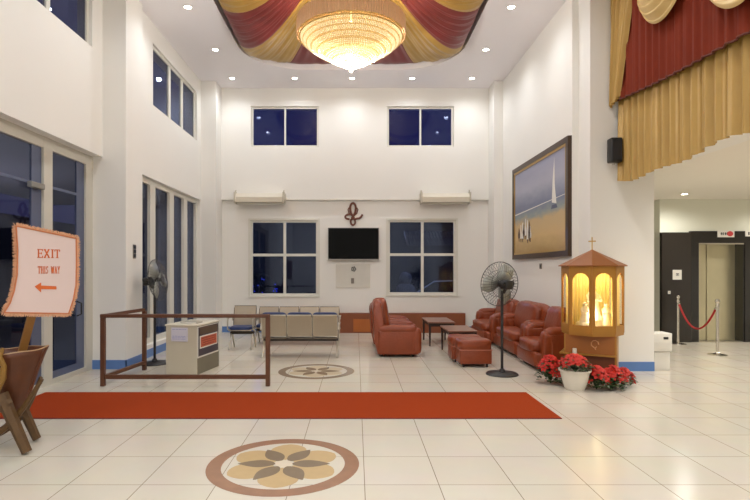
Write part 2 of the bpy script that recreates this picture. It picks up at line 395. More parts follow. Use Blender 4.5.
# chandelier
ch = thing('chandelier', 'huge basket-shaped crystal chandelier glowing yellow below the satin drapes', 'chandelier', (CX+.01, CY+.05, 0))
CRY = mat('lit_crystal', (240, 230, 196), .25, var=.15, scale=30, emit=.14, ergb=(255, 238, 196), spec=.8)
CRY2 = mat('lit_crystal_amber', (214, 184, 124), .3, var=.12, scale=30, emit=.10, ergb=(240, 190, 110), spec=.8)
def see_through(m, fac):
    nt = m.node_tree; out = nt.nodes['Material Output']; b = nt.nodes['Principled BSDF']
    t = nt.nodes.new('ShaderNodeBsdfTransparent'); x = nt.nodes.new('ShaderNodeMixShader'); x.inputs[0].default_value = fac
    nt.links.new(b.outputs[0], x.inputs[1]); nt.links.new(t.outputs[0], x.inputs[2]); nt.links.new(x.outputs[0], out.inputs[0])
see_through(CRY, .25); see_through(CRY2, .2)
prof = [(.84, 5.50), (.80, 5.435), (.75, 5.385), (.685, 5.335), (.60, 5.28), (.50, 5.215), (.38, 5.145), (.25, 5.08), (.13, 5.02), (.03, 4.972)]
def prof_at(s):
    x = s*(len(prof)-1); i = min(int(x), len(prof)-2); f = x-i
    return prof[i][0]*(1-f)+prof[i+1][0]*f, prof[i][1]*(1-f)+prof[i+1][1]*f
NT = 34
for i in range(NT):
    r, z = prof_at(i/(NT-1)); n = max(8, int(2*PI*r/.030)); m = MB()
    for k in range(n):
        a = 2*PI*(k+.5*(i % 2))/n; px, py = r*math.cos(a), r*math.sin(a); h = random.uniform(.013, .018)
        jr = random.uniform(.7, 1.15)*.0145; M = T(px, py, z) @ RZ(a+random.uniform(-.3, .3))
        m.add([(jr, 0, 0), (0, jr, 0), (-jr, 0, 0), (0, -jr, 0), (0, 0, h), (0, 0, -h)], [(0,1,4),(1,2,4),(2,3,4),(3,0,4),(1,0,5),(2,1,5),(3,2,5),(0,3,5)], M)
    m.build('crystal_tier', CRY if i % 4 else CRY2, ch)
BOWL = mat('glowing_bowl', (216, 190, 126), .5, emit=.10, ergb=(255, 215, 130)); see_through(BOWL, .35)
MB().lathe([(r-.03, z+.02) for r, z in prof], 64, cap=False).build('inner_bowl', mat('glowing_bowl', (206, 180, 116), .5, emit=.12, ergb=(255, 215, 130)), ch, smooth=True)
m = MB(); n = 260; vs = []; fs = []
for k in range(n):
    a = 2*PI*k/n; r = .885+(.010 if k % 2 else 0)+random.uniform(0, .004)
    for z, dr in ((5.74, -.02), (5.76, 0), (5.60, .005), (5.50+random.uniform(-.008, .008), 0)): vs.append(((r+dr)*math.cos(a), (r+dr)*math.sin(a), z))
for k in range(n):
    for j in range(3): fs.append((k*4+j, k*4+j+1, ((k+1) % n)*4+j+1, ((k+1) % n)*4+j))
m.add(vs, fs).build('crystal_fringe', mat('peach_fringe', (226, 184, 140), .4, var=.15, scale=40, emit=.03, ergb=(255, 200, 150)), ch)
for r, z in ((.872, 5.505), (.85, 5.47)):
    MB().tube([(r*math.cos(2*PI*k/72), r*math.sin(2*PI*k/72), z) for k in range(72)], .011, 6, closed=True).build('rim_ring', mat('gilt', (206, 176, 110), .4, .3), ch, smooth=True)
MB().lathe([(.0, 4.915), (.022, 4.92), (.036, 4.945), (.026, 4.975), (.0, 4.985)], 16, cap=False).build('finial', mat('lit_drop', (255, 240, 205), .3, emit=3), ch, smooth=True)
s_ = MB(); s_.tube([(0, 0, 5.75), (0, 0, 7.14)], .02, 10)
for k in range(6):
    a = PI*k/3; s_.tube([(.87*math.cos(a), .87*math.sin(a), 5.73), (0, 0, 6.4)], .006, 5)
s_.build('suspension', mat('gilt', (190, 150, 70)), ch, smooth=True)
point(CX, CY+.05, 4.84, 50, (1, .97, .94), .05)   # unseen fill added below the chandelier tip, lifts ceiling and lower walls
point(CX, CY+.05, 6.0, 12, (1, .93, .8), .15)
point(CX, CY+.05, 5.72, 30, (1, .96, .88), .12)   # the chandelier's own light
# ---------------------------------------------------------------- downlights
dl0 = None
def dl_place(x, y, z, lab, grp):
    global dl0
    if dl0 is None:
        dl0 = thing('downlight', lab, 'ceiling light', (x, y, z), 0, grp)
        MB().lathe([(.062, 0), (.085, -.002), (.085, -.008), (.062, -.012)], 24, cap=False).build('trim_ring', WHITEP, dl0, smooth=True)
        MB().lathe([(0, -.004), (.06, -.004), (.06, -.006), (0, -.006)], 24, cap=False).build('lens', mat('lamp_lens', (255, 250, 240), .4, emit=14, ergb=(255, 248, 236)), dl0)
        r = dl0
    else: r = copy_tree(dl0); r.location = (x, y, z)
    r['label'] = lab; r['group'] = grp; return r
rowl = ['leftmost', 'second from the left', 'middle', 'second from the right', 'rightmost']
NTH = ['first', 'second', 'third', 'fourth']
for i, (x, y) in enumerate(DOWN):
    sd = 'left' if x < -1 else 'right' if x > 1 else 'middle'
    if i < 5: lab = 'recessed downlight, %s of five in the row nearest the back wall' % rowl[i]
    elif y > 5: lab = 'recessed downlight %s of the draped well, %s nearer from the back row' % (sd, NTH[(i-5)//2])
    else: lab = 'recessed downlight over the open floor, %s column, %s row before the well' % (sd, {3.6: 'first', 1.2: 'second', -1.6: 'third', -4.4: 'fourth'}[y])
    dl_place(x, y, CEIL, lab, 'recessed ceiling downlights')
for i, (x, y) in enumerate(LOBBY):
    dl_place(x, y, 3.25, 'downlight in the low lobby ceiling, %s column, %s row from the lift' % ('left' if x < 8 else 'right', NTH[i//2]), 'lobby downlights')

# ================================================================= CURTAIN over the opening on the right
cur = thing('valance_curtain', 'tall gold and maroon pleated stage curtain over the right-hand opening', 'curtain', (4.30, 8.42, 3.09))
def pleat(y, f, amp, sd=0): return amp*(math.sin(y*f+1.6*math.sin(y*1.7+sd))+.35*math.sin(y*f*2.3+sd))
def lower(u, v):
    y = -.02-6.6*u; z = 2.6*v
    z0 = .03*math.sin(y*4.5)+(.05*math.sin(y*1.9))
    x = -.04+pleat(y, 31, .036*(1-.3*v))+.012*noise.noise(Vector((y*5, z*1.2, 0)))
    return Vector((x, y, z+z0*(1-v)))
MB().grid(lower, 420, 14).build('gold_pleats', GOLD, cur, smooth=True, ang=180)
def mid(u, v):
    y = -.12-6.45*u; z = 1.27+.04*math.sin(y*1.1)+.065*y+2.0*v
    x = -.135+pleat(y, 34, .022, 2)
    return Vector((x, y, z))
MB().grid(mid, 420, 10).build('maroon_pleats', MAROON, cur, smooth=True, ang=180)
hp = MB(); hp.tube([mid(i/300, 0)+Vector((-.004, 0, 0)) for i in range(301)], .014, 6); hp.build('maroon_hem', mat('dark_hem', (92, 38, 22), .6), cur, smooth=True)
def side_p(u, v):
    z = 1.18+2.1*v; wd = .30+.55*v
    y = .02-wd*u
    return Vector((-.18+.03*math.sin(u*26+v*1.5)+.012*math.sin(u*60), y, z+.10*u*(1-v)))
MB().grid(side_p, 90, 16).build('gold_side_panel', GOLD, cur, smooth=True, ang=180)
def swag(ya, yb, ztop, drop, x0):
    m = MB()
    def fn(u, v):
        y = ya+(yb-ya)*u; s = math.sin(PI*u)**.55
        d = drop*(.15+.85*v)*s
        zz = ztop-d-.05*v
        bulge = .05+.16*s*math.sin(PI*min(1, v*.9+.05))
        fold = .022*math.sin(v*34)*s
        return Vector((x0-bulge-fold, y, zz+fold*.6))
    m.grid(fn, 48, 70); return m
swag(-.93, -2.16, 2.56, .66, -.17).build('gold_swag', GOLDL, cur, smooth=True, ang=180, label='pale gold swag')
swag(-2.12, -3.75, 2.58, 1.17, -.16).build('gold_swag', GOLDL, cur, smooth=True, ang=180, label='pale gold swag')
swag(-3.5, -5.2, 2.45, 1.10, -.16).build('gold_swag', GOLDL, cur, smooth=True, ang=180, label='pale gold swag')
MB().box(-.16, .05, -6.6, -.02, 3.20, 3.29).build('curtain_rail', GOLD, cur)
# speaker on the pier
sp = thing('wall_speaker', 'small black loudspeaker fixed high on the pier beside the gold curtain', 'speaker', (4.14, 8.46, 3.36))
MB().rbox(-.09, .09, -.22, -.06, 0, .39, .02, 3).build('cabinet', BLACKP, sp, smooth=True)
MB().rbox(-.075, .075, -.228, -.219, .03, .36, .003, 1).build('grille', mat('grille_cloth', (38, 37, 38), .8, bump=.4, bscale=150), sp)
MB().box(-.02, .02, -.065, 0, .12, .26).build('bracket', CHROME, sp); MB().tube([(-.01, -.14, 0.01), (-.01, -.14, -.03), (-.04, -.13, -.03)], .008, 6).build('cable_end', CHROME, sp, smooth=True)

# ================================================================= PAINTING
pt = thing('beach_painting', 'large framed painting of a white sailboat and figures on a beach', 'painting', (3.70, 10.5, 1.88))
PL, PH = 1.585, 2.07     # half length, height
DKF = mat('dark_frame_wood', (66, 48, 34), .4, var=.2, scale=20)
f = MB()
for (a, c, lo, hi) in ((-PL, PL, 0, .10), (-PL, PL, PH-.10, PH)): f.box(-.07, 0, a, c, lo, hi)
for (a, c) in ((-PL, -PL+.10), (PL-.10, PL)): f.box(-.07, 0, a, c, .10, PH-.10)
f.build('frame', DKF, pt)
f = MB()
for (a, c, lo, hi) in ((-PL+.10, PL-.10, .10, .145), (-PL+.10, PL-.10, PH-.145, PH-.10)): f.box(-.06, 0, a, c, lo, hi)
for (a, c) in ((-PL+.10, -PL+.145), (PL-.145, PL-.10)): f.box(-.06, 0, a, c, .145, PH-.145)
f.build('gilt_slip', mat('gilt_slip_paint', (180, 146, 84), .4, .3), pt)
def canvas_mat():
    m = bpy.data.materials.new('painted_beach'); m.use_nodes = True; nt = m.node_tree; b = nt.nodes['Principled BSDF']
    tc = nt.nodes.new('ShaderNodeTexCoord'); sx = nt.nodes.new('ShaderNodeSeparateXYZ'); nt.links.new(tc.outputs['Object'], sx.inputs[0])
    n = nt.nodes.new('ShaderNodeTexNoise'); n.inputs['Scale'].default_value = 2.2; n.inputs['Detail'].default_value = 6; n.inputs['Roughness'].default_value = .6
    mp = nt.nodes.new('ShaderNodeMapping'); mp.inputs['Scale'].default_value = (1, 1, 3); nt.links.new(tc.outputs['Object'], mp.inputs[0]); nt.links.new(mp.outputs[0], n.inputs['Vector'])
    a = nt.nodes.new('ShaderNodeMath'); a.operation = 'MULTIPLY_ADD'; a.inputs[1].default_value = .16; nt.links.new(n.outputs['Fac'], a.inputs[0])
    d = nt.nodes.new('ShaderNodeMath'); d.operation = 'DIVIDE'; d.inputs[1].default_value = PH; nt.links.new(sx.outputs['Z'], d.inputs[0])
    sb = nt.nodes.new('ShaderNodeMath'); sb.operation = 'SUBTRACT'; sb.inputs[1].default_value = .08; nt.links.new(d.outputs[0], sb.inputs[0])
    nt.links.new(sb.outputs[0], a.inputs[2])
    cr = nt.nodes.new('ShaderNodeValToRGB'); e = cr.color_ramp.elements
    st = [(.05, (168, 138, 88)), (.22, (204, 174, 122)), (.37, (196, 170, 128)), (.44, (142, 150, 148)), (.52, (116, 124, 148)), (.72, (166, 166, 182)), (.95, (146, 148, 172))]
    e[0].position = st[0][0]; e[0].color = (*L(st[0][1]), 1); e[1].position = st[-1][0]; e[1].color = (*L(st[-1][1]), 1)
    for p, c in st[1:-1]:
        x = e.new(p); x.color = (*L(c), 1)
    nt.links.new(a.outputs[0], cr.inputs[0]); nt.links.new(cr.outputs[0], b.inputs['Base Color']); b.inputs['Roughness'].default_value = .5
    return m
MB().box(-.045, -.01, -PL+.14, PL-.14, .14, PH-.14).build('canvas', canvas_mat(), pt)
WP = mat('white_oil_paint', (226, 222, 214), .5)
X = -.0465
def flat(poly, name, m, x=X):    # polygon in (y,z) on the canvas
    mb = MB(); n = len(poly); mb.add([(x, p[0], p[1]) for p in poly]+[(x+.0012, p[0], p[1]) for p in poly], [tuple(range(n)), tuple(range(n, 2*n))[::-1]]+[(i, (i+1) % n, n+(i+1) % n, n+i) for i in range(n)])
    return mb.build(name, m, pt)
flat([(-PL+.15, 1.09), (PL-.15, .99), (PL-.15, 1.015), (-PL+.15, 1.10)], 'painted_horizon', WP)
# near end of the painting is -y ; sail stands near the near third
flat([(-1.02, .98), (-.94, 1.35), (-.92, 1.84), (-.84, 1.45), (-.80, 1.02)], 'painted_sail', WP, -.0475)
flat([(-1.07, .90), (-.76, .90), (-.80, .97), (-1.02, .97)], 'painted_hull', mat('hull_paint', (90, 96, 120), .5), -.0476)
DKP = mat('figure_paint', (86, 62, 48), .5)
for yy, hh, mm in ((1.15, .22, DKP), (1.02, .30, WP), (.90, .34, WP), (.82, .24, DKP), (.70, .36, WP), (.58, .42, WP), (.47, .32, DKP), (.40, .26, WP)):
    z = .46+random.uniform(-.07, .07); j1, j2, j3 = (random.uniform(-.03, .03) for _ in range(3))
    flat([(yy-.06, z+j1*.5), (yy+.05, z-.01), (yy+.055+j2, z+hh*.35), (yy+.03, z+hh*.7), (yy+.02, z+hh), (yy-.02, z+hh+j3), (yy-.035+j1, z+hh*.6), (yy-.07, z+hh*.3)], 'painted_figure', mm, -.0478)
    flat([(yy-.03, z-.09), (yy+.01, z-.07), (yy+.03, z), (yy-.03, z)], 'painted_legs', DKP, -.0479)

# ================================================================= BACK WALL ITEMS
tv = thing('television', 'black flat-screen television with thin silver frame on the back wall', 'television', (-.065, 13.68, 1.89))
MB().rbox(-.67, .67, -.10, -.03, 0, .85, .008, 2).build('bezel', mat('tv_silver', (168, 164, 158), .35, .4), tv)
MB().box(-.655, .655, -.104, -.099, .03, .838).build('screen', mat('tv_screen', (4, 4, 5), .3, spec=.1), tv)
MB().box(-.25, .25, -.03, 0, .25, .6).build('wall_mount', BLACKP, tv)
wb = thing('access_panel', 'square off-white access panel under the television with two dark fittings', 'wall panel', (-.08, 13.68, 1.16))
MB().rbox(-.45, .45, -.012, 0, 0, .63, .003, 1).build('plate', mat('panel_paint', (214, 210, 200), .6), wb)
k = MB(); k.tube([(.02+.06*math.cos(2*PI*i/5), -.02, .50+.06*math.sin(2*PI*i/5)) for i in range(5)], .014, 6, closed=True); k.lathe([(.0, 0), (.02, 0), (.02, .01), (0, .01)], 10, M=T(.02, -.015, .50) @ RX(PI/2)); k.build('socket', BLACKP, wb)
k = MB(); k.rbox(-.05, .03, -.028, -.012, .12, .26, .008, 2); k.build('switch', mat('grey_switch', (120, 112, 106), .4), wb)
# carved ornament
og = thing('carved_ornament', 'brown carved floral emblem above the television', 'wall ornament', (-.08, 13.66, 2.80))
OW = mat('carved_brown_wood', (112, 66, 48), .5, var=.2, scale=30)
def loop(fn, n, r, cl=True):
    return MB().tube([fn(i/(n if cl else n-1)) for i in range(n)], r, 7, closed=cl)
def drop(u, w_=.085, h_=.17, z0=.42):
    a = 2*PI*u; return (w_*math.sin(a)*abs(math.cos(a/2))**.5*(1), 0, z0-h_*math.cos(a)*-1)
loop(lambda u: drop(u), 28, .03).build('petal_ring', OW, og, smooth=True)
loop(lambda u: (.06*math.cos(2*PI*u), 0, .10+.085*math.sin(2*PI*u)), 20, .026).build('lower_ring', OW, og, smooth=True)
for s in (-1, 1):
    def scroll(u, s=s):
        if s < 0:
            a = u*4.2; return (-.09-.10*math.sin(a*.9)*1-.03*u, 0, .17+.08*(1-math.cos(a*.8))*.8)
        return (.03+.22*u, 0, .15+.02*math.sin(u*6)+.15*u*u)
    loop(scroll, 16, .027, False).build('scroll', OW, og, smooth=True)
    k = MB(); k.tube([(s*.03, 0, .26), (s*.10, 0, .32), (s*.13, 0, .42), (s*.10, 0, .47)], .016, 6); k.build('leaf', OW, og, smooth=True)
MB().tube([(0, 0, .23), (0, 0, .15)], .05, 8).build('boss', OW, og, smooth=True)
MB().tube([(0, 0, .57), (0, 0, .62)], [.03, .006], 8).build('bud', OW, og, smooth=True)
MB().tube([(0, 0, .02), (0, 0, -.02)], [.03, .008], 8).build('bud', OW, og, smooth=True)
# light housings on brackets
def housing(x, lab):
    h = thing('wall_light_housing', lab, 'light fitting', (x, 13.60, 3.50), 0, 'white light housings on the back wall')
    k = MB(); k.prism([(-.30, -.13), (-.06, -.13), (-.02, -.02), (-.04, .08), (-.12, .12), (-.28, .10), (-.33, .0)], -.60, .60, M=RY(PI/2) @ RZ(PI/2) @ Matrix.Identity(4))
    o = k.build('casing', mat('ivory_casing', (224, 216, 198), .45), h)
    # reorient: rebuild explicitly in x,y,z
    me = o.data
    for v, (px, py, pz) in zip(me.vertices, [(X_, P[0], P[1]) for X_ in (-.60, .60) for P in [(-.30, -.13), (-.06, -.13), (-.02, -.02), (-.04, .08), (-.12, .12), (-.28, .10), (-.33, .0)]]): v.co = (px, py, pz)
    for s in (-1, 1):
        k = MB(); k.rbox(min(s*.60, s*.64), max(s*.60, s*.64), -.35, 0, -.16, .13, .01, 2); k.tube([(s*.62, -.10, .12), (s*.62, -.24, .17), (s*.62, -.16, .19)], .014, 6)
        k.build('bracket', STEEL, h)
    k = MB(); k.tube([(-.58, -.18, -.155), (.58, -.18, -.155)], .02, 8); k.build('tube', mat('tube_white', (230, 226, 214), .4), h, smooth=True)
    return h
housing(-2.48, 'white wall-mounted light housing above the left lower back window')
housing(2.30, 'white wall-mounted light housing above the right lower back window')
# switch plates
k = thing('switch_plate', 'dark double-column switch plate on the left pier', 'light switch', (-3.82, 8.95, 1.84))
MB().rbox(0, .012, -.055, .055, 0, .24, .003, 1).build('plate', mat('switch_grey', (126, 118, 106), .4), k)
for i in range(3):
    for s in (-1, 1): MB().box(.012, .018, s*.025-.018, s*.025+.018, .02+i*.075, .075+i*.075).build('rocker', BLACKP, k)
k = thing('switch_plate', 'small dark switch plate on the right wall below the painting', 'light switch', (3.70, 10.40, 1.66))
MB().rbox(-.012, 0, -.06, .06, 0, .11, .003, 1).build('plate', mat('switch_grey', (126, 118, 106)), k)
MB().box(-.018, -.012, -.03, .03, .025, .085).build('rocker', BLACKP, k)

# ================================================================= FLOOR INLAYS + CARPET
def medallion(x, y, ringc, petc, darkc, lab, petal_r=.50):
    t = thing('floor_medallion', lab, 'floor inlay', (x, y, 0), 0)
    def disc_ring(r0, r1, z, name, m):
        b = MB(); n = 64; vs = []
        for r in (r0, r1):
            for k in range(n): vs.append((r*math.cos(2*PI*k/n), r*math.sin(2*PI*k/n), z))
        for r in (r1, r0):
            for k in range(n): vs.append((r*math.cos(2*PI*k/n), r*math.sin(2*PI*k/n), 0))
        fs = [(j*n+k, j*n+(k+1) % n, ((j+1) % 4)*n+(k+1) % n, ((j+1) % 4)*n+k) for j in range(4) for k in range(n)]
        b.add(vs, fs).build(name, m, t)
    disc_ring(.53, .655, .002, 'ring', ringc)
    for k in range(6):
        a = PI/6+k*PI/3
        pts = []
        for i in range(25):
            u = i/24; rr = .09+(petal_r-.09)*u; wv = .165*math.sin(PI*min(1, u**1.35))**.62 if 0 < u < 1 else 0
            pts.append((rr, wv))
        poly = pts+[(r, -w_) for r, w_ in pts[::-1][1:-1]]
        MB().prism(poly, 0, .002, M=RZ(a)).build('petal', petc, t)
    for k in range(6):
        a = k*PI/3; pts = []
        for i in range(17):
            u = i/16; pts.append((.07+.33*u, .082*math.sin(PI*u**.8)**.9 if 0 < u < 1 else 0))
        poly = pts+[(r, -w_) for r, w_ in pts[::-1][1:-1]]
        MB().prism(poly, 0, .003, M=RZ(a)).build('inner_petal', darkc, t)
    MB().lathe([(0, 0), (.075, 0), (.075, .0035), (0, .0035)], 32, cap=False).build('centre', mat('inlay_cream', (214, 200, 178), .15), t)
    return t
m1_ = medallion(-.615, 4.43, mat('inlay_rose_brown', (148, 108, 82), .15, var=.2, scale=7), mat('inlay_yellow', (190, 162, 116), .15, var=.08, scale=12), mat('inlay_grey_brown', (124, 106, 84), .15, var=.12, scale=12), 'round flower medallion with rose-brown ring inlaid in the foreground floor', .50)
m2_ = medallion(-.643, 8.45, mat('inlay_grey', (140, 122, 102), .15, var=.12, scale=7), mat('inlay_pale', (204, 188, 160), .15, var=.08, scale=12), mat('inlay_grey_dark', (138, 118, 96), .15, var=.12, scale=12), 'round grey flower medallion inlaid in the floor beyond the red carpet', .50)
m1_.scale = (.98, .98, 1); m2_.scale = (.94, .94, 1)
cp = thing('red_carpet', 'long brick-red carpet runner laid across the tiled floor', 'carpet', (-.94, 6.365, 0))
MB().rbox(-3.22, 3.22, -.595, .595, 0, .012, .004, 1).build('pile', mat('brick_red_carpet', (148, 55, 18), .95, var=.10, scale=120, bump=.3, bscale=300, spec=.1), cp)
k = MB(); k.box(-3.22, 3.22, -.612, -.595, 0, .009); k.box(-3.22, 3.22, .595, .612, 0, .009); k.build('binding', mat('carpet_binding', (112, 30, 22), .9), cp)

# ================================================================= WOODEN BARRIER
br = thing('wooden_barrier', 'dark reddish wooden rail barrier standing in front of the kiosk', 'barrier', (-2.42, 7.38, 0))
B0, B1, BT = -1.17, 1.17, 1.02
for x, y in ((B0, 0), (B1, 0), (B0+.11, 1.17)):
    MB().rbox(x-.03, x+.03, y-.03, y+.03, 0, BT-.051, .004, 1).build('post', RAILW, br)
MB().rbox(B0-.03, B1+.03, -.035, .035, BT-.05, BT, .004, 1).build('top_rail', RAILW, br)
MB().rbox(B0+.031, B1-.031, -.02, .02, .10, .16, .004, 1).build('bottom_rail', RAILW, br)
for z0, z1, n in ((BT-.05, BT-.002, 'side_top_rail'), (.10, .15, 'side_bottom_rail')):
    MB().add([(B0-.025+dx*(1)+t*.11, y, z) for t, y in ((0, .036), (1, 1.135)) for dx in (0, .05) for z in (z0, z1)], [(0,1,3,2),(4,6,7,5),(0,4,5,1),(2,3,7,6),(0,2,6,4),(1,5,7,3)]).build(n, RAILW, br)

# ================================================================= KIOSK
ks = thing('reception_desk', 'small cream desk with a paper notice and framed poster behind the barrier', 'desk', (-2.49, 8.13, 0), -math.radians(10))
KM = mat('cream_laminate', (204, 194, 172), .45, var=.03)
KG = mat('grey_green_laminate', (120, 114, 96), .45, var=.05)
MB().box(-.52, 0, 0, .02, 0, .76).build('front_panel', KM, ks)
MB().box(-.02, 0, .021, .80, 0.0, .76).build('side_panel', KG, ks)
MB().box(-.52, -.50, .021, .80, 0, .76).build('side_panel', KM, ks)
MB().rbox(-.535, .015, -.015, .83, .761, .785, .004, 1).build('top', mat('cream_top', (214, 206, 186), .35), ks)
MB().box(.001, .012, .01, .76, .26, .75).build('poster_frame', WHITEP, ks)
MB().box(.0125, .014, .03, .74, .285, .74).build('poster', mat('dark_poster', (66, 56, 66), .4, var=.1), ks)
MB().box(.0142, .0155, .08, .70, .62, .735).build('poster_header', mat('brown_poster', (92, 74, 58), .4), ks)
MB().box(.0145, .018, .07, .70, .40, .60).build('poster_border', WHITEP, ks)
MB().box(.0182, .020, .10, .67, .42, .58).build('poster_label', mat('orange_label', (190, 92, 62), .5, var=.3, scale=25), ks)
k = MB()
for r, (a, c) in enumerate(((.14, .62), (.13, .60), (.18, .64), (.15, .55))):
    y = a
    while y < c:
        wd = random.uniform(.02, .06); k.box(.0201, .0212, y, min(c, y+wd), .55-r*.035, .562-r*.035); y += wd+.015
k.build('poster_lines', mat('dark_red_ink', (110, 40, 34), .5), ks)
MB().box(-.43, -.15, -.006, -.001, .52, .74).build('paper_notice', mat('pale_paper', (214, 210, 220), .7, var=.02), ks)
k = MB()
for r in range(4):
    x = -.41
    while x < -.18:
        wd = random.uniform(.015, .05); k.box(x, min(-.175, x+wd), -.0072, -.0061, (.705 if r == 0 else .62-r*.022), (.712 if r == 0 else .628-r*.022)); x += wd+.01
k.build('notice_lines', mat('violet_ink', (150, 150, 196), .6), ks)
dsk = thing('paper_tray', 'low grey paper tray lying on the cream desk', 'tray', (-2.66, 8.42, .786), -math.radians(10))
k = MB(); k.box(-.14, .14, -.1, .1, 0, .006); k.box(-.14, -.13, -.1, .1, .006, .03); k.box(.13, .14, -.1, .1, .006, .03); k.box(-.13, .13, .09, .1, .006, .03); k.build('tray_body', mat('tray_grey', (190, 186, 176), .4), dsk)

# ================================================================= STAND FANS
def fan(lab, x, y, hz, yaw, pitch, R=.33, base_r=.25):
    t = thing('standing_fan', lab, 'fan', (x, y, 0), 0, None)
    MB().lathe([(0, 0), (base_r, 0), (base_r, .012), (base_r*.93, .028), (.05, .045), (.035, .09), (0, .09)], 40, cap=False).build('base', FANB, t, smooth=True)
    MB().tube([(0, 0, .06), (0, 0, hz-.10)], .022, 12).build('pole', FANB, t, smooth=True)
    M = T(0, 0, hz) @ RZ(yaw) @ RX(pitch)      # fan axis = local -Y
    k = MB(); k.tube([(0, .05, -.13), (0, .10, -.05), (0, .10, .0)], .026, 8, M=M); k.rbox(-.07, .07, .03, .20, -.07, .07, .03, 3, M=M); [k.puff(s_*.09, .12, .02, .035, .05, .045, e=.8, n=12, m=8, M=M) for s_ in (-1, 1)]; k.build('motor', FANB, t, smooth=True)
    k = MB()
    for i in range(3):
        a = 2*PI*i/3; vs = []
        for u in range(7):
            rr = .05+(R-.08)*u/6; wv = .045+.085*math.sin(PI*(u+1)/8.5)
            for s in (-1, 1): vs.append((rr*math.cos(a)-s*wv*math.sin(a), -.055+s*.022, rr*math.sin(a)+s*wv*math.cos(a)))
        k.add(vs, [(2*u, 2*u+1, 2*u+3, 2*u+2) for u in range(6)], M)
    k.build('blades', FANBL, t, smooth=True, solid=.004)
    MB().lathe([(0, .02), (.045, .02), (.05, .06), (.03, .10), (0, .105)], 20, M=M @ RX(PI/2), cap=False).build('hub', FANB, t, smooth=True)
    for nm, dy, sgn in (('front_guard', -.14, -1), ('rear_guard', .03, 1)):
        k = MB(); yr = -.06
        for i in range(40):
            a = 2*PI*i/40
            k.tube([((.06+(R-.06)*u)*math.cos(a), dy+(yr-dy)*u**3, (.06+(R-.06)*u)*math.sin(a)) for u in (0, .35, .65, .88, 1)], .0028, 4, M=M, cap=False)
        for rr, yy in ((R, yr), (.06, dy), (R*.6, dy+(yr-dy)*.16)):
            k.tube([(rr*math.cos(2*PI*i/40), yy, rr*math.sin(2*PI*i/40)) for i in range(40)], .006 if rr == R else .0035, 6, closed=True, M=M)
        if sgn < 0: k.lathe([(0, 0), (.06, 0), (.06, .012), (0, .012)], 20, M=M @ T(0, dy, 0) @ RX(PI/2))
        k.build(nm, FANG, t)
    return t
fan('black pedestal fan right of the leather stools, seen from behind', 2.30, 8.19, 1.42, PI+.36, -.05, .35)
fan('dark pedestal fan by the left windows, turned sideways', -3.53, 9.12, 1.46, math.radians(86), -.14, .36)

# ================================================================= BENCH SEATING
def seat_unit(parent, x, cushion_back, P=.46):
    RIM = STEEL if cushion_back else mat('dark_rim', (84, 72, 62), .4, .4)
    """one seat; local: faces -Y, origin on the floor under the back; back at y=.0, front at y=-.45"""
    w_ = P/2-.012
    def bk(u, v): return Vector((x-w_+2*w_*u, .02+.10*v-.015*math.sin(PI*v), .42+.42*v))
    MB().grid(bk, 2, 8).build('backrest', PERF, parent, solid=.012)
    k = MB(); e = [bk(0, v/8) for v in range(9)]+[bk(1, v/8) for v in range(8, -1, -1)]
    k.tube(e, .010, 6, closed=True); k.build('back_rim', RIM, parent, smooth=True)
    def st(u, v): return Vector((x-w_+2*w_*u, .02-.46*v, .385+.035*v-.02*math.sin(PI*v)-(.03*max(0, (v-.85)/.15)**2)))
    MB().grid(st, 2, 10).build('seat', PERF, parent, smooth=True, solid=.012)
    M = Matrix.Identity(4)
    MB().puff(x, -.21, .43, w_-.005, .225, .034, e=.3, n=24, m=8).build('seat_cushion', NAVY, parent, smooth=True)
    if cushion_back:
        k = MB(); k.puff(0, 0, 0, w_+.014, .030, .235, e=.3, n=24, m=10, M=T(x, .012, .662) @ RX(-.23)); k.build('back_cushion', NAVY, parent, smooth=True)
def bench(lab, n, loc, rz, cushion_back, sc=1.0, grp='steel waiting-room benches', P=.46):
    t = thing('waiting_bench', lab, 'bench', loc, rz, grp); t.scale = (1, 1, sc)
    for i in range(n): seat_unit(t, (i-(n-1)/2)*P, cushion_back, P)
    Wd = n*P/2
    MB().rbox(-Wd, Wd, -.24, -.16, .30, .355, .006, 1).build('beam', mat('beam_dark', (70, 62, 56), .4, .4), t)
    for s in (-1, 1):
        x = s*(Wd-.02)
        k = MB(); k.tube([(x, -.40, .012), (x, -.27, .30), (x, -.13, .30), (x, .06, .012)], .017, 8); k.build('leg', STEEL, t, smooth=True)
        x = s*(Wd+.012)
        k = MB(); k.tube([(x, -.12, .34), (x, -.40, .42), (x, -.40, .60), (x, -.36, .63), (x, .0, .63), (x, .05, .55)], .014, 8)
        k.rbox(x-.025, x+.025, -.38, -.04, .635, .655, .006, 1); k.build('armrest', STEEL, t, smooth=True)
    return t
bench('three-seat steel bench with navy cushions, seen from behind, nearest the camera', 3, (-1.05, 9.72, 0), PI, True, .96, P=.475)
bench('four-seat steel bench against the back wall, behind the bench with its back turned', 4, (-1.29, 11.75, 0), 0, False, .95)
bench('single steel seat with navy cushion standing left of the longer benches', 1, (-2.36, 11.0, 0), 0, False, 1.04, P=.49)

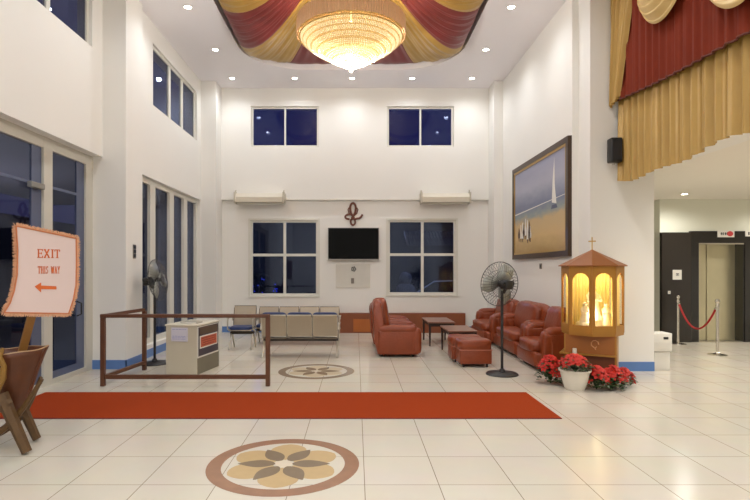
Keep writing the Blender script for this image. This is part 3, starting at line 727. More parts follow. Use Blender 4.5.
# ================================================================= LEATHER SEATING
def lounge(lab, cat, name, W, D, HB, HA, loc, rz, grp, ncush=1, foot=.05, arm_w=.2):
    ab = .15 if cat == 'sofa' else 0      # arms set back behind the seat front
    """local: faces +X, width along Y; origin floor centre"""
    t = thing(name, lab, cat, loc, rz, grp); x0, x1 = -D/2, D/2; y0, y1 = -W/2, W/2
    MB().rbox(x0+.10, x1-.06, y0+.06, y1-.06, foot, .28, .03, 3).build('base', LEATHER, t, smooth=True)
    k = MB(); k.rbox(x1-.13, x1-.03, y0+arm_w-ab*.9, y1-arm_w+ab*.9, foot+.01, .30, .035, 3); k.build('front_apron', LEATHER, t, smooth=True)
    inner = (W-2*arm_w)/ncush
    for i in range(ncush):
        cy = y0+arm_w+inner*(i+.5)
        k = MB(); k.puff(x0+.20+(D-.20)/2, cy, .37, (D-.20)/2, inner/2+.005+ab*.25, .105, e=.4, n=32, m=14, wr=.018, seed=i+W); k.build('seat_cushion', LEATHER, t, smooth=True)
        k = MB(); k.puff(0, 0, 0, .12, inner/2+.03, (HB-.45)/2+.02, e=.5, n=32, m=16, wr=.035, seed=i+2+D, M=T(x0+(.18 if D > .85 else .22), cy, .44+(HB-.45)/2) @ RY(-.16))
        k.build('back_cushion', LEATHER, t, smooth=True)
    # outer back: rolled top leaning back
    def bk(u, v):
        a = v*PI; z = HB
    pr = [(x0+.07, foot+.02), (x0+.01, .35), (x0-.0, HB*.75), (x0-.015, HB-.10), (x0+.01, HB-.03), (x0+.06, HB), (x0+.12, HB-.02), (x0+.16, HB-.09), (x0+.18, HB*.70), (x0+.20, .35), (x0+.20, foot+.02)]
    k = MB(); n = 10; vs = []
    for j in range(n+1):
        y = y0+.03+(W-.06)*j/n; e = 1-abs(2*j/n-1)**8*.10
        for px, pz in pr: vs.append((px, y, foot+.02+(pz-foot-.02)*(e)))
    m_ = len(pr); k.add(vs, [(j*m_+i, j*m_+i+1, (j+1)*m_+i+1, (j+1)*m_+i) for j in range(n) for i in range(m_-1)]+[tuple(range(m_))[::-1], tuple(n*m_+i for i in range(m_))]+[(j*m_, (j+1)*m_, (j+1)*m_+m_-1, j*m_+m_-1) for j in range(n)])
    k.build('backrest', LEATHER, t, smooth=True, ang=50)
    for s in (-1, 1):
        yc = s*(W/2-arm_w/2); k = MB()
        # side panel with bulging front, and a padded roll curving down over the front
        k.rbox(x0+.08, x1-.05-ab, yc-arm_w/2+.01, yc+arm_w/2-.01, foot, HA-.09, .035, 3)
        k.puff(x1-.09-ab, yc, .5*(HA-.06)+foot/2+.01, .09, arm_w/2, .5*(HA-.06)-foot/2, e=.5, n=24, m=14, wr=.012, seed=s)
        k.build('arm_panel', LEATHER, t, smooth=True)
        k = MB(); pts = []
        for q in range(13):
            u = q/12; px = x0+.10+(D-.17-ab)*u; pz = HA-.085+.012*math.sin(u*PI)-.05*max(0, (u-.8)/.2)**2; pts.append((px, yc+s*.012, pz))
        k.tube(pts, [.070]+[.088]*10+[.085, .05], 14); k.build('armrest', LEATHER, t, smooth=True)
    for sx in (-1, 1):
        for sy in (-1, 1): MB().lathe([(.025, 0), (.03, foot+.01)], 12, c=(sx*(D/2-.16), sy*(W/2-.12), 0)).build('foot', DARK, t, smooth=True)
    return t
G1 = 'terracotta leather seating'
lounge('terracotta leather armchair facing right, nearer of the pair left of the tables', 'armchair', 'armchair', .92, .90, 1.08, .60, (.785, 10.19, 0), 0, G1)
lounge('terracotta leather armchair facing right, mostly hidden behind the nearer one', 'armchair', 'armchair', .92, .90, .92, .60, (.76, 11.42, 0), 0, G1)
lounge('terracotta leather sofa by the right wall closest to the lantern shrine', 'sofa', 'leather_sofa', 1.08, .80, 1.00, .70, (3.27, 8.93, 0), PI, G1, 1, arm_w=.22)
lounge('wide terracotta leather sofa in the middle of the row by the right wall', 'sofa', 'leather_sofa', 1.62, .74, 1.00, .70, (3.285, 10.38, 0), PI, G1, 1, arm_w=.22)
lounge('terracotta leather sofa at the far end of the row by the right wall', 'sofa', 'leather_sofa', 1.50, .86, .98, .70, (3.20, 12.0, 0), PI, G1, 1, arm_w=.22)
def stool(lab, loc):
    t = thing('leather_stool', lab, 'stool', loc, 0, 'leather stools with castors')
    k = MB(); k.rbox(-.27, .27, -.21, .21, .055, .30, .02, 3); k.build('base', LEATHER, t, smooth=True)
    k = MB(); k.puff(0, 0, .37, .285, .222, .095, e=.35, n=36, m=12, wr=.015, seed=loc[1]); k.build('seat_cushion', LEATHER, t, smooth=True)
    k = MB(); k.tube([(-.275, -.214, .295), (.275, -.214, .295), (.275, .214, .295), (-.275, .214, .295)], .006, 5, closed=True); k.build('piping', mat('pale_piping', (196, 120, 92), .5), t)
    for sx in (-1, 1):
        for sy in (-1, 1):
            k = MB(); k.lathe([(.03, -.012), (.03, .012)], 14, M=T(sx*.2, sy*.15, .03) @ RY(PI/2)); k.tube([(sx*.2, sy*.15, .03), (sx*.2, sy*.15, .06)], .012, 8); k.build('castor', DARK, t, smooth=True)
    return t
stool('terracotta leather stool on castors, the nearer of the two', (2.02, 8.96, 0))
stool('terracotta leather stool on castors, directly behind the nearer stool', (1.97, 9.42, 0))
def table(lab, x0, x1, y0, y1, h):
    t = thing('coffee_table', lab, 'table', ((x0+x1)/2, (y0+y1)/2, 0), 0, 'dark wooden coffee tables'); a, b_ = (x1-x0)/2, (y1-y0)/2
    MB().rbox(-a, a, -b_, b_, h-.028, h, .006, 2).build('tabletop', WOODT, t)
    k = MB(); k.box(-a+.04, a-.04, -b_+.04, -b_+.06, h-.10, h-.029); k.box(-a+.04, a-.04, b_-.06, b_-.04, h-.10, h-.029); k.box(-a+.04, -a+.06, -b_+.06, b_-.06, h-.10, h-.029); k.box(a-.06, a-.04, -b_+.06, b_-.06, h-.10, h-.029); k.build('apron', mat('dark_table_leg', (50, 32, 26), .4), t)
    for sx in (-1, 1):
        for sy in (-1, 1):
            cx, cy = sx*(a-.04), sy*(b_-.04)
            MB().add([(cx+dx*s_, cy+dy*s_, z) for z, s_ in ((0, .015), (h-.029, .025)) for dx in (-1, 1) for dy in (-1, 1)], [(0,1,3,2),(4,6,7,5),(0,4,5,1),(2,3,7,6),(0,2,6,4),(1,5,7,3)]).build('leg', mat('dark_table_leg', (50, 32, 26)), t)
table('dark wooden coffee table farther from the camera, beside the armchairs', 1.55, 2.13, 11.15, 12.25, .52)
table('dark wooden coffee table standing directly behind the leather stools', 1.73, 2.28, 9.74, 10.72, .50)

# ================================================================= LANTERN SHRINE
lx, ly = 3.555, 7.83
sh = thing('lantern_shrine', 'gold octagonal lantern shrine with glowing arched windows and copper roof', 'shrine', (lx, ly, 0), -.425)
# cabinet
CW, CD = .36, .34
CM = T(0, 0, 0) @ RZ(math.radians(-5))
k = MB(); k.box(-.36, -.34, -.26, .26, .0, .69, CM); k.box(-.34, .32, .24, .26, 0, .69, CM); k.build('cabinet_back', OCHRE, sh)
MB().box(.32, .345, -.26, .26, 0, .69, CM).build('cabinet_side', OCHRE, sh)
MB().box(-.34, .32, -.26, -.24, .42, .69, CM).build('front_panel', mat('dark_ochre_board', (156, 92, 30), .5, var=.1), sh)
MB().box(-.42, .335, -.30, .24, .395, .419, CM).build('shelf', OCHRE, sh)
MB().box(-.34, .32, -.22, -.20, 0, .394, CM).build('lower_panel', mat('brown_board', (124, 66, 34), .5, var=.1), sh)
k = MB(); k.tube([(.05*math.cos(t_*.7)*(1 if t_ < 6 else .6), 0, .055*math.sin(t_*.7)) for t_ in range(9)], .009, 6, M=CM @ T(.06, -.268, .565)); k.tube([(0, 0, -.05), (.01, 0, -.08)], .01, 6, M=CM @ T(.06, -.268, .565)); k.build('emblem', mat('pale_copper', (214, 160, 110), .4, .3), sh, smooth=True)
# octagonal lantern body, one vertex towards the camera
R8 = .415; Z0, Z1 = .69, 1.70
def v8(k, r, z): a = -PI/2+k*PI/4; return (r*math.cos(a), r*math.sin(a), z)
def ring8(r0, r1, z0, z1, name, m):
    k = MB(); vs = [v8(i, r, z) for (r, z) in ((r0, z0), (r1, z0), (r1, z1), (r0, z1)) for i in range(8)]
    k.add(vs, [(j*8+i, j*8+(i+1) % 8, ((j+1) % 4)*8+(i+1) % 8, ((j+1) % 4)*8+i) for j in range(4) for i in range(8)]); return k.build(name, m, sh)
k = MB(); k.prism([(v8(i, R8+.012, 0)[0], v8(i, R8+.012, 0)[1]) for i in range(8)], Z0, Z0+.035); k.build('lantern_floor', OCHRE, sh)
FW = 2*(R8)*math.sin(PI/8)*1.0; ap = R8*math.cos(PI/8)
def arch_panel(w_, z0, z1, aw, az0, az1, t_):
    """panel in local xz with an arched opening, thickness along y"""
    k = MB(); r = aw/2; n = 12; spring = az1-r
    arc = [(-r*math.cos(PI*i/n), spring+r*math.sin(PI*i/n)) for i in range(n+1)]
    k.box(-w_/2, -r, -t_, 0, z0, z1); k.box(r, w_/2, -t_, 0, z0, z1); k.box(-r, r, -t_, 0, z0, az0)
    for i in range(n):
        (xa, za), (xb, zb) = arc[i], arc[i+1]
        k.add([(x, y, z) for y in (-t_, 0) for (x, z) in ((xa, za), (xb, zb), (xb, z1), (xa, z1))], [(0,1,2,3),(4,7,6,5),(0,4,5,1),(1,5,6,2),(2,6,7,3),(3,7,4,0)])
    return k
inner = mat('lantern_lining', (240, 222, 150), .6, var=.05, scale=5)
nt_ = inner.node_tree; tl = nt_.nodes.new('ShaderNodeBsdfTranslucent'); tl.inputs[0].default_value = (.9, .76, .36, 1); mxs = nt_.nodes.new('ShaderNodeMixShader'); mxs.inputs[0].default_value = .5
nt_.links.new(nt_.nodes['Principled BSDF'].outputs[0], mxs.inputs[1]); nt_.links.new(tl.outputs[0], mxs.inputs[2]); nt_.links.new(mxs.outputs[0], nt_.nodes['Material Output'].inputs[0])
for i in range(8):
    a = -PI/2+(i+.5)*PI/4
    M = T(ap*math.cos(a), ap*math.sin(a), 0) @ RZ(a+PI/2)
    k = arch_panel(FW, Z0+.035, Z1, .245, .84, 1.60, .02); k.bm.transform(M); k.build('arched_panel', OCHRE, sh)
    pn_ = MB(); pn_.box(-.13, .13, .001, .004, .82, 1.60, M); pn_.build('pane', CLEAR, sh)
    if i in (1, 2, 3, 4, 5, 6):
        ln = MB()
        ln.grid(lambda u, v: M @ Vector((-.128+.256*u, .05+.012*math.sin(u*30), .74+.93*v)), 24, 1); ln.build('lining_curtain', inner, sh, smooth=True)
for i in range(8):
    k = MB(); p = v8(i, R8-.002, 0); k.tube([(p[0], p[1], Z0+.036), (p[0], p[1], Z1)], .015, 8); k.build('corner_post', mat('lantern_post', (188, 130, 58), .4), sh, smooth=True)
k = MB(); vs = [v8(i, .475, 1.70) for i in range(8)]+[v8(i, .475, 1.715) for i in range(8)]+[(0, 0, 1.955)]
k.add(vs, [tuple(range(8))[::-1]]+[(i, (i+1) % 8, 8+(i+1) % 8, 8+i) for i in range(8)]+[(8+i, 8+(i+1) % 8, 16) for i in range(8)]); k.build('roof', COPPER, sh)
k = MB(); k.box(-.007, .007, -.007, .007, 1.94, 2.14); k.box(-.052, .052, -.007, .007, 2.07, 2.086); k.build('cross', mat('gilt_metal', (190, 150, 70), .3, .6), sh)
point(lx+.0, ly+.0, 1.62, 6.5, (1, .87, .50), .05); point(lx-.05, ly-.18, 1.0, 1.6, (1, .87, .52), .05)
# figures inside
WST = mat('white_plaster', (240, 234, 214), .6, var=.03)
pl = thing('plaster_grotto', 'white plaster rockwork mound inside the glowing lantern shrine', 'ornament', (lx, ly, Z0+.036))
k = MB(); random.seed(5)
for i in range(16):
    a = random.uniform(0, 2*PI); r = random.uniform(.05, .24); h = .16*(1-r/.3)+.05
    k.puff(r*math.cos(a), r*math.sin(a), h*.75, .07+random.uniform(0, .03), .07, h*.75, e=.8, n=10, m=7, wr=.03, seed=i)
k.build('rockwork', WST, pl, smooth=True)
def statue(x, y, z, h, lab):
    t = thing('plaster_figure', lab, 'statuette', (x, y, z), 0, 'plaster figures in the lantern')
    MB().lathe([(0, 0), (.10*h/.4, 0), (.085*h/.4, .12*h), (.065*h/.4, .45*h), (.07*h/.4, .68*h), (.045*h/.4, .8*h), (.018*h/.4, .84*h)], 16, cap=False).build('robe', WST, t, smooth=True)
    k = MB(); k.puff(0, 0, .91*h, .04*h/.4, .042*h/.4, .085*h, e=1, n=14, m=10); k.build('head', WST, t, smooth=True)
    k = MB()
    for s in (-1, 1): k.tube([(s*.06*h/.4, 0, .70*h), (s*.07*h/.4, -.05*h/.4, .55*h), (s*.01, -.085*h/.4, .60*h)], [.022*h/.4, .018*h/.4, .012*h/.4], 8)
    k.build('arms', WST, t, smooth=True)
statue(lx+.0, ly-.02, .90, .52, 'tallest white plaster figure in the middle of the lantern')
statue(lx-.15, ly-.10, .83, .34, 'white plaster figure left of the tallest one in the lantern')
statue(lx+.17, ly-.08, .83, .32, 'white plaster figure right of the tallest one in the lantern')
# candle on the shelf
cd = thing('white_candle', 'short white candle on the shelf edge of the shrine cabinet', 'candle', (3.215, 7.645, .4195))
MB().lathe([(0, 0), (.03, 0), (.03, .075), (0, .075)], 16, cap=False).build('wax', CERAM, cd, smooth=True)
MB().tube([(0, 0, .075), (0, 0, .088)], .002, 5).build('wick', DARK, cd)

# ================================================================= POINSETTIAS
random.seed(11)
def leaf(k, M, l, w_, bend=.25):
    vs = []; n = 5
    for i in range(n+1):
        u = i/n; ww = w_*math.sin(PI*(u*.92+.04))**.8*(1 if u < .98 else .1)
        z = bend*l*math.sin(u*PI*.7)-.25*l*u*u
        vs += [(l*u, -ww, z-.02*l), (l*u, 0, z), (l*u, ww, z-.02*l)]
    fs = [(3*i+j, 3*i+j+1, 3*i+j+4, 3*i+j+3) for i in range(n) for j in (0, 1)]
    k.add(vs, fs, M)
protos = []
def bloom_mesh(sd):
    random.seed(sd); k = MB()
    for ringn, l, el, n in ((0, .085, .15, 6), (1, .06, .55, 5)):
        for i in range(n):
            a = 2*PI*i/n+ringn*.5+random.uniform(-.2, .2)
            leaf(k, RZ(a) @ RY(-el+random.uniform(-.15, .15)), l*random.uniform(.85, 1.15), l*.26)
    return k
def poinsettia(lab, loc, rx, ry, h, nb, pot=None, nm='poinsettia_plant'):
    t = thing(nm, lab, 'plant', loc, 0, None if pot else 'poinsettias around the shrine foot'); zb = 0
    if pot:
        r, ph = pot; zb = ph-.03
        MB().lathe([(0, 0), (r*.62, 0), (r*.66, .015), (r*.82, ph*.45), (r*.95, ph*.9), (r*1.04, ph*.92), (r*1.04, ph), (r*.93, ph), (r*.9, ph*.88), (0, ph*.86)], 36, cap=False).build('pot', CERAM, t, smooth=True)
    g = MB()
    for i in range(int(nb*6)):
        a = random.uniform(0, 2*PI); q = random.uniform(.15, 1)**.6; x, y = rx*q*math.cos(a)*.9, ry*q*math.sin(a)*.9
        z = zb+h*(1-q*q)*.75*random.uniform(.5, 1)+.035
        leaf(g, T(x, y, z) @ RZ(a+random.uniform(-.6, .6)) @ RY(random.uniform(-.5, .15)), random.uniform(.07, .11), .028)
    for i in range(nb):
        a = 2*PI*i/nb; g.tube([(0, 0, zb-.0 if pot else .0), (rx*.5*math.cos(a), ry*.5*math.sin(a), zb+h*.6)], .006, 5)
    g.build('foliage', GREEN, t)
    for i in range(nb):
        q = math.sqrt((i+.3)/nb); a = i*2.4+random.uniform(-.2, .2); x, y = rx*q*math.cos(a)*.88, ry*q*math.sin(a)*.88
        z = zb+h*(1-.62*q*q)*random.uniform(.9, 1.05)
        o = bpy.data.objects.new('blossom', bloom_data[i % 3]); C.objects.link(o); o.parent = t
        o.location = (x, y, z); tilt = Vector((math.cos(a)*q*.9, math.sin(a)*q*.9-.35, .9)).normalized()
        o.rotation_euler = tilt.to_track_quat('Z', 'Y').to_euler(); s = random.uniform(.8, 1.12); o.scale = (s, s, s)
    return t
bloom_data = []
for i in range(3):
    o = bloom_mesh(i+3).build('bloom_source', RED); bloom_data.append(o.data); o.data.name = 'blossom'; bpy.data.objects.remove(o)
random.seed(21)
poinsettia('red poinsettia growing in the white pot', (3.03, 7.20, 0), .21, .20, .21, 15, pot=(.205, .275), nm='potted_poinsettia')
poinsettia('red poinsettia cluster left of the white pot, touching the sofa end', (2.83, 7.58, 0), .18, .15, .40, 17)
poinsettia('low red poinsettia behind the left side of the white pot', (3.00, 7.50, 0), .14, .11, .32, 8)
poinsettia('red poinsettia cluster directly right of the white pot', (3.33, 7.20, 0), .16, .16, .30, 14)
poinsettia('red poinsettia in the middle of the clusters right of the pot', (3.56, 7.22, 0), .15, .15, .28, 14)
poinsettia('low red poinsettia at the far right end of the flowers', (3.78, 7.36, 0), .15, .14, .24, 11)

# ================================================================= LIFT LOBBY ITEMS
def stanchion(lab, x, y):
    t = thing('rope_stanchion', lab, 'stanchion', (x, y, 0), 0, 'chrome stanchions')
    MB().lathe([(0, 0), (.165, 0), (.165, .012), (.05, .03), (.028, .05), (0, .05)], 32, cap=False).build('base', CHROME, t, smooth=True)
    MB().tube([(0, 0, .04), (0, 0, .98)], .026, 14).build('pole', CHROME, t, smooth=True)
    MB().lathe([(0, .93), (.036, .93), (.036, .96), (.027, .97), (.027, 1.0), (.044, 1.03), (.036, 1.07), (0, 1.085)], 20, cap=False).build('cap', CHROME, t, smooth=True)
    MB().tube([(.03*math.cos(a/8*2*PI)+.035*0, .0+.045*math.sin(a/8*2*PI), .90) for a in range(8)], .006, 5, closed=True).build('hook', CHROME, t)
stanchion('chrome rope stanchion nearer the camera, in front of the lift door', 6.98, 10.04)
stanchion('chrome rope stanchion against the dark granite left of the lift', 7.12, 11.50)
rp = []
A, B = Vector((7.12, 11.46, .89)), Vector((6.98, 10.09, .89))
for i in range(19):
    u = i/18; p = A.lerp(B, u); p.z -= 1.9*u*(1-u)*.98*(1); rp.append(p)
t = thing('velvet_rope', 'sagging red velvet rope hung between the two chrome stanchions', 'rope', (7.05, 10.77, 0)); 
k = MB(); k.tube([p-Vector((7.05, 10.77, 0)) for p in rp], .019, 10); k.build('cord', mat('red_velvet', (172, 36, 36), .8), t, smooth=True)
for p in (rp[0], rp[-1]):
    k = MB(); k.puff(*(p-Vector((7.05, 10.77, 0))), .026, .03, .026, e=1, n=10, m=6); k.build('end_clip', CHROME, t, smooth=True)
# white bin
bn = thing('white_bin', 'white two-part bin standing against the pier by the lift lobby', 'bin', (5.02, 8.62, 0))
MB().rbox(-.13, .13, -.10, .14, 0, .30, .012, 2).build('body', WHITEP, bn, smooth=True)
MB().rbox(-.155, .145, -.13, .16, .31, .61, .012, 2).build('upper_box', WHITEP, bn, smooth=True)
MB().box(.0, .08, -.1325, -.131, .51, .55).build('handle_slot', BLACKP, bn)
MB().rbox(-.125, .125, -.09, .13, .30, .31, .002, 1).build('seam', mat('seam_grey', (150, 146, 138), .5), bn)
# lift signs
sg = thing('lift_sign', 'white sign with red mark over the lift door', 'sign', (8.39, 11.80, 2.38))
MB().box(-.19, .19, -.012, 0, 0, .16).build('plate', WHITEP, sg)
k = MB(); k.prism([(.07*math.cos(i*PI/8), .06*math.sin(i*PI/8)) for i in range(16)], 0, .002, M=T(.09, -.0125, .08) @ RX(PI/2)); k.build('red_mark', mat('sign_red', (200, 50, 50), .5), sg)
k = MB()
for i, x in enumerate((-.12, -.08, -.03, .01)): k.box(x, x+.025, -.0135, -.012, .05, .11); k.box(x-.008, x+.03, -.0138, -.012, .075, .085)
k.build('dark_marks', mat('sign_ink', (50, 44, 44), .5), sg)
sg = thing('notice_plate', 'small white plate at the right edge of the photo, right of the lift sign', 'sign', (8.97, 11.80, 2.40))
MB().box(-.14, .14, -.012, 0, 0, .13).build('plate', WHITEP, sg)
k = MB()
for i in range(3): k.box(-.08+i*.05, -.05+i*.05, -.0135, -.012, .03, .10)
k.build('dark_marks', mat('sign_ink', (50, 44, 44)), sg)
sg = thing('lift_notice', 'square white notice with a dark symbol on the granite left of the lift', 'sign', (7.26, 11.76, 1.42))
MB().box(-.10, .10, -.01, 0, 0, .22).build('plate', WHITEP, sg)
k = MB(); k.tube([(-.025, -.012, .10), (.03, -.012, .10), (.03, -.012, .14), (-.025, -.012, .14)], .008, 5, closed=True); k.box(-.005, .01, -.013, -.0095, .11, .13); k.build('symbol', mat('sign_ink', (50, 44, 44)), sg)
k = thing('call_button', 'small white lift call button left of the stanchion top', 'button', (7.08, 11.76, 1.13))
MB().rbox(-.03, .03, -.012, 0, -.035, .035, .006, 2).build('plate', WHITEP, k)
MB().lathe([(0, 0), (.012, 0), (.012, .004), (0, .004)], 12, M=T(0, -.012, 0) @ RX(PI/2), cap=False).build('button_cap', CHROME, k)

# ================================================================= EXIT SIGN AND WOODEN STAND
# board spans from left-near to right-far; local x along the board, z up
P0v, P1v = Vector((-3.09, 4.68, 0)), Vector((-2.76, 5.12, 0))
ax = (P1v-P0v); BW = ax.length; yawb = math.atan2(ax.y, ax.x)
def sx_(px):      # photo column -> distance along the board line
    # intersect the view ray with the board plane
    dx = (px-VX)/F; d = Vector((dx, 1)); t_ = (P0v.x*ax.y-P0v.y*ax.x)/(d.x*ax.y-d.y*ax.x); q = Vector((d.x*t_, t_, 0)); return (q-P0v).dot(ax)/BW, t_
def sp_(px, py):
    s, Y = sx_(px); return (s, H-(py-VY)*Y/F)
es = thing('exit_sign', 'white EXIT sign with frayed copper trim on a wooden stake', 'sign', (P0v.x, P0v.y, 0), yawb)
outl = [(16, 226), (76, 238.5), (76.3, 262), (75.8, 285), (73, 300), (68.5, 313.5), (4, 312.5), (10, 303), (14, 291), (17, 275), (17.5, 250)]
poly = [sp_(*p) for p in outl]
k = MB(); n = len(poly); k.add([(s, 0, z) for s, z in poly]+[(s, .014, z) for s, z in poly], [tuple(range(n)), tuple(range(n, 2*n))[::-1]]+[(i, (i+1) % n, n+(i+1) % n, n+i) for i in range(n)])
k.build('board', mat('pinkish_white_card', (216, 194, 188), .7, var=.02), es)
TR = mat('copper_tinsel', (222, 172, 136), .5, .1, var=.35, scale=60)
OR = mat('orange_paint', (206, 98, 40), .5, var=.1, scale=20)
dense = []
for i in range(n):
    a_, b_ = Vector(poly[i]), Vector(poly[(i+1) % n]); m_ = max(1, int((b_-a_).length/.008))
    dense += [a_.lerp(b_, q/m_) for q in range(m_)]
MB().tube([(p.x, -.004, p.y) for p in dense], .006, 6, closed=True).build('orange_edge', mat('copper_edge', (196, 118, 72), .5), es)
random.seed(3); k = MB(); cx = sum(p.x for p in dense)/len(dense); cz = sum(p.y for p in dense)/len(dense)
for i, p in enumerate(dense):
    tg = dense[(i+1) % len(dense)]-dense[i-1]; nr = Vector((tg.y, -tg.x)).normalized()
    if nr.dot(p-Vector((cx, cz))) < 0: nr = -nr
    for j in range(5):
        l_ = random.uniform(.012, .036); an = random.uniform(-.7, .7); d2 = Vector((nr.x*math.cos(an)-nr.y*math.sin(an), nr.x*math.sin(an)+nr.y*math.cos(an)))
        q = p+nr*.004; k.tube([(q.x, .004, q.y), (q.x+d2.x*l_, random.uniform(-.012, .012), q.y+d2.y*l_)], [.0045, .0022], 4)
k.build('tinsel_fringe', TR, es)
# lettering: serif capitals from strokes
GL = {'E': [((.12, 0), (.12, 1)), ((.12, 1), (.62, 1)), ((.12, .52), (.5, .52)), ((.12, 0), (.64, 0)), ((.62, 1), (.62, .82)), ((.64, 0), (.64, .2)), ((.5, .42), (.5, .62)), ((0, 1), (.2, 1)), ((0, 0), (.2, 0))],
      'X': [((.08, 1), (.66, 0)), ((.62, 1), (.06, 0)), ((0, 1), (.22, 1)), ((.5, 1), (.72, 1)), ((0, 0), (.2, 0)), ((.52, 0), (.74, 0))],
      'I': [((.2, 0), (.2, 1)), ((.06, 1), (.34, 1)), ((.06, 0), (.34, 0))],
      'T': [((.32, 0), (.32, 1)), ((0, 1), (.64, 1)), ((0, 1), (0, .8)), ((.64, 1), (.64, .8)), ((.18, 0), (.46, 0))],
      'H': [((.1, 0), (.1, 1)), ((.58, 0), (.58, 1)), ((.1, .5), (.58, .5)), ((0, 1), (.2, 1)), ((.48, 1), (.68, 1)), ((0, 0), (.2, 0)), ((.48, 0), (.68, 0))],
      'S': [((.5, .86), (.34, 1)), ((.34, 1), (.14, .95)), ((.14, .95), (.06, .75)), ((.06, .75), (.2, .56)), ((.2, .56), (.42, .44)), ((.42, .44), (.52, .24)), ((.52, .24), (.4, .03)), ((.4, .03), (.2, 0)), ((.2, 0), (.04, .14)), ((.5, 1), (.5, .8)), ((.04, 0), (.04, .2))],
      'W': [((.08, 1), (.26, 0)), ((.26, 0), (.44, .9)), ((.44, .9), (.64, 0)), ((.64, 0), (.82, 1)), ((0, 1), (.18, 1)), ((.72, 1), (.92, 1))],
      'A': [((.08, 0), (.34, 1)), ((.34, 1), (.6, 0)), ((.18, .36), (.5, .36)), ((0, 0), (.18, 0)), ((.5, 0), (.7, 0))],
      'Y': [((.08, 1), (.32, .48)), ((.58, 1), (.32, .48)), ((.32, .48), (.32, 0)), ((0, 1), (.18, 1)), ((.48, 1), (.66, 1)), ((.2, 0), (.44, 0))]}
GW = {'E': .72, 'X': .78, 'I': .42, 'T': .70, 'H': .74, 'S': .6, 'W': .96, 'A': .74, 'Y': .7, ' ': .55}
def text(st, s0, s1, z0, z1, name, th=.13):
    tot = sum(GW[c]+.12 for c in st)-.12; fx = (s1-s0)/tot; hz = z1-z0; x = s0; k = MB(); th_ = th*hz
    for c in st:
        for (a_, b_) in GL.get(c, []):
            A_ = Vector((x+a_[0]*fx, z0+a_[1]*hz)); B_ = Vector((x+b_[0]*fx, z0+b_[1]*hz)); d_ = (B_-A_).normalized(); nn = Vector((-d_.y, d_.x))
            tw = th_ if abs(d_.y) > .5 and abs(a_[1]-b_[1]) > .5 else th_*.6
            A_ -= d_*tw*.3; B_ += d_*tw*.3
            q = [A_+nn*tw/2, B_+nn*tw/2, B_-nn*tw/2, A_-nn*tw/2]
            k.add([(p.x, y, p.y) for y in (-.0035, -.0005) for p in q], [(0,1,2,3),(4,7,6,5),(0,4,5,1),(1,5,6,2),(2,6,7,3),(3,7,4,0)])
        x += (GW[c]+.12)*fx
    k.build(name, OR, es)
a_, z1_ = sp_(37.5, 248.5); b_, z0_ = sp_(60, 257.8); text('EXIT', a_, b_, z0_-.0, z1_-.008, 'exit_lettering', .15)
a_, z1_ = sp_(38, 266); b_, z0_ = sp_(60, 273.3); text('THIS WAY', a_, b_, z0_, z1_-.004, 'this_way_lettering', .10)
ar = [(34.5, 286.5), (41, 282.5), (41, 285.5), (56.3, 286.3), (56.3, 289.4), (41, 289.2), (41, 292.5)]
k = MB(); q = [sp_(*p) for p in ar]; n = len(q); k.add([(s, y, z) for y in (-.0035, -.0005) for s, z in q], [tuple(range(n)), tuple(range(n, 2*n))[::-1]]+[(i, (i+1) % n, n+(i+1) % n, n+i) for i in range(n)]); k.build('arrow', OR, es)
# stake: leans down-left into the stand
Mi = (T(P0v.x, P0v.y, 0) @ RZ(yawb)).inverted()
def wpt(px, py, Y): return Vector(((px-VX)*Y/F, Y, H-(py-VY)*Y/F))
top = Mi @ wpt(40, 290, 5.02); bot = Mi @ wpt(22, 358, 5.00)
d_ = (top-bot).normalized(); k = MB(); sd_ = Vector((1, 0, 0)); sd_ = (sd_-d_*sd_.dot(d_)).normalized(); up_ = d_.cross(sd_)
off = up_*(.03 if (up_.y > 0) else -.03)
k.add([p+sd_*a*.036+up_*b*.012+off for p in (bot, top) for a in (-1, 1) for b in (-1, 1)], [(0,1,3,2),(4,6,7,5),(0,4,5,1),(2,3,7,6),(0,2,6,4),(1,5,7,3)])
k.build('stake', mat('stake_wood', (150, 104, 48), .5, var=.2, scale=14), es)
# carved chair-like stand with hide seat
ck = thing('carved_wooden_stand', 'dark carved wooden chair stand with crossed legs holding the exit sign', 'chair', (-3.2, 4.9, 0))
HID = mat('brown_hide', (86, 42, 12), .45, var=.6, scale=5, bump=.2)
LEGW = mat('dark_log_wood', (88, 60, 24), .55, var=.35, scale=9, bump=.3)
O = Vector((-3.2, 4.9, 0))
def cw(px, py, Y): return wpt(px, py, Y)-O
# tub: open vessel of thick hide, wide rim, narrow foot
rimc = cw(12, 350, 4.88)
def tub(u, v):
    a = 2*PI*u; rr_x = .305-.175*v**.85; rr_y = .24-.14*v; cxv = rimc.x-.02*v; z = rimc.z-.55*v
    z += (.014*math.cos(a)+.010*math.sin(2*a+1)+.006*math.sin(5*a))*(1-v)
    return Vector((cxv+rr_x*math.cos(a)*(1+.03*math.sin(3*a)), rimc.y+rr_y*math.sin(a), z))
tubm = MB(); tubm.grid(tub, 48, 12); tubm.puff(rimc.x-.02, rimc.y, rimc.z-.54, .125, .10, .03, e=.9, n=20, m=6); tubm.build('hide_seat', HID, ck, smooth=True, ang=180, solid=.014)
MB().tube([tub(i/48, 0)+Vector((0, 0, .003)) for i in range(48)], .006, 6, closed=True).build('pale_rim', mat('pale_hide_edge', (176, 140, 100), .5), ck, smooth=True)
def leg_(a, b, r0, r1, mid_off=(0, 0, 0)):
    a, b = Vector(a), Vector(b); mo = Vector(mid_off); pts = [a.lerp(b, i/8)+mo*math.sin(PI*i/8) for i in range(9)]
    k = MB(); k.tube(pts, [r0+(r1-r0)*i/8 for i in range(9)], 6); k.build('leg', LEGW, ck, smooth=True, ang=50)
f1 = cw(27, 453, 4.66); f2 = cw(37, 440, 5.02); f1.z = .018; f2.z = .018
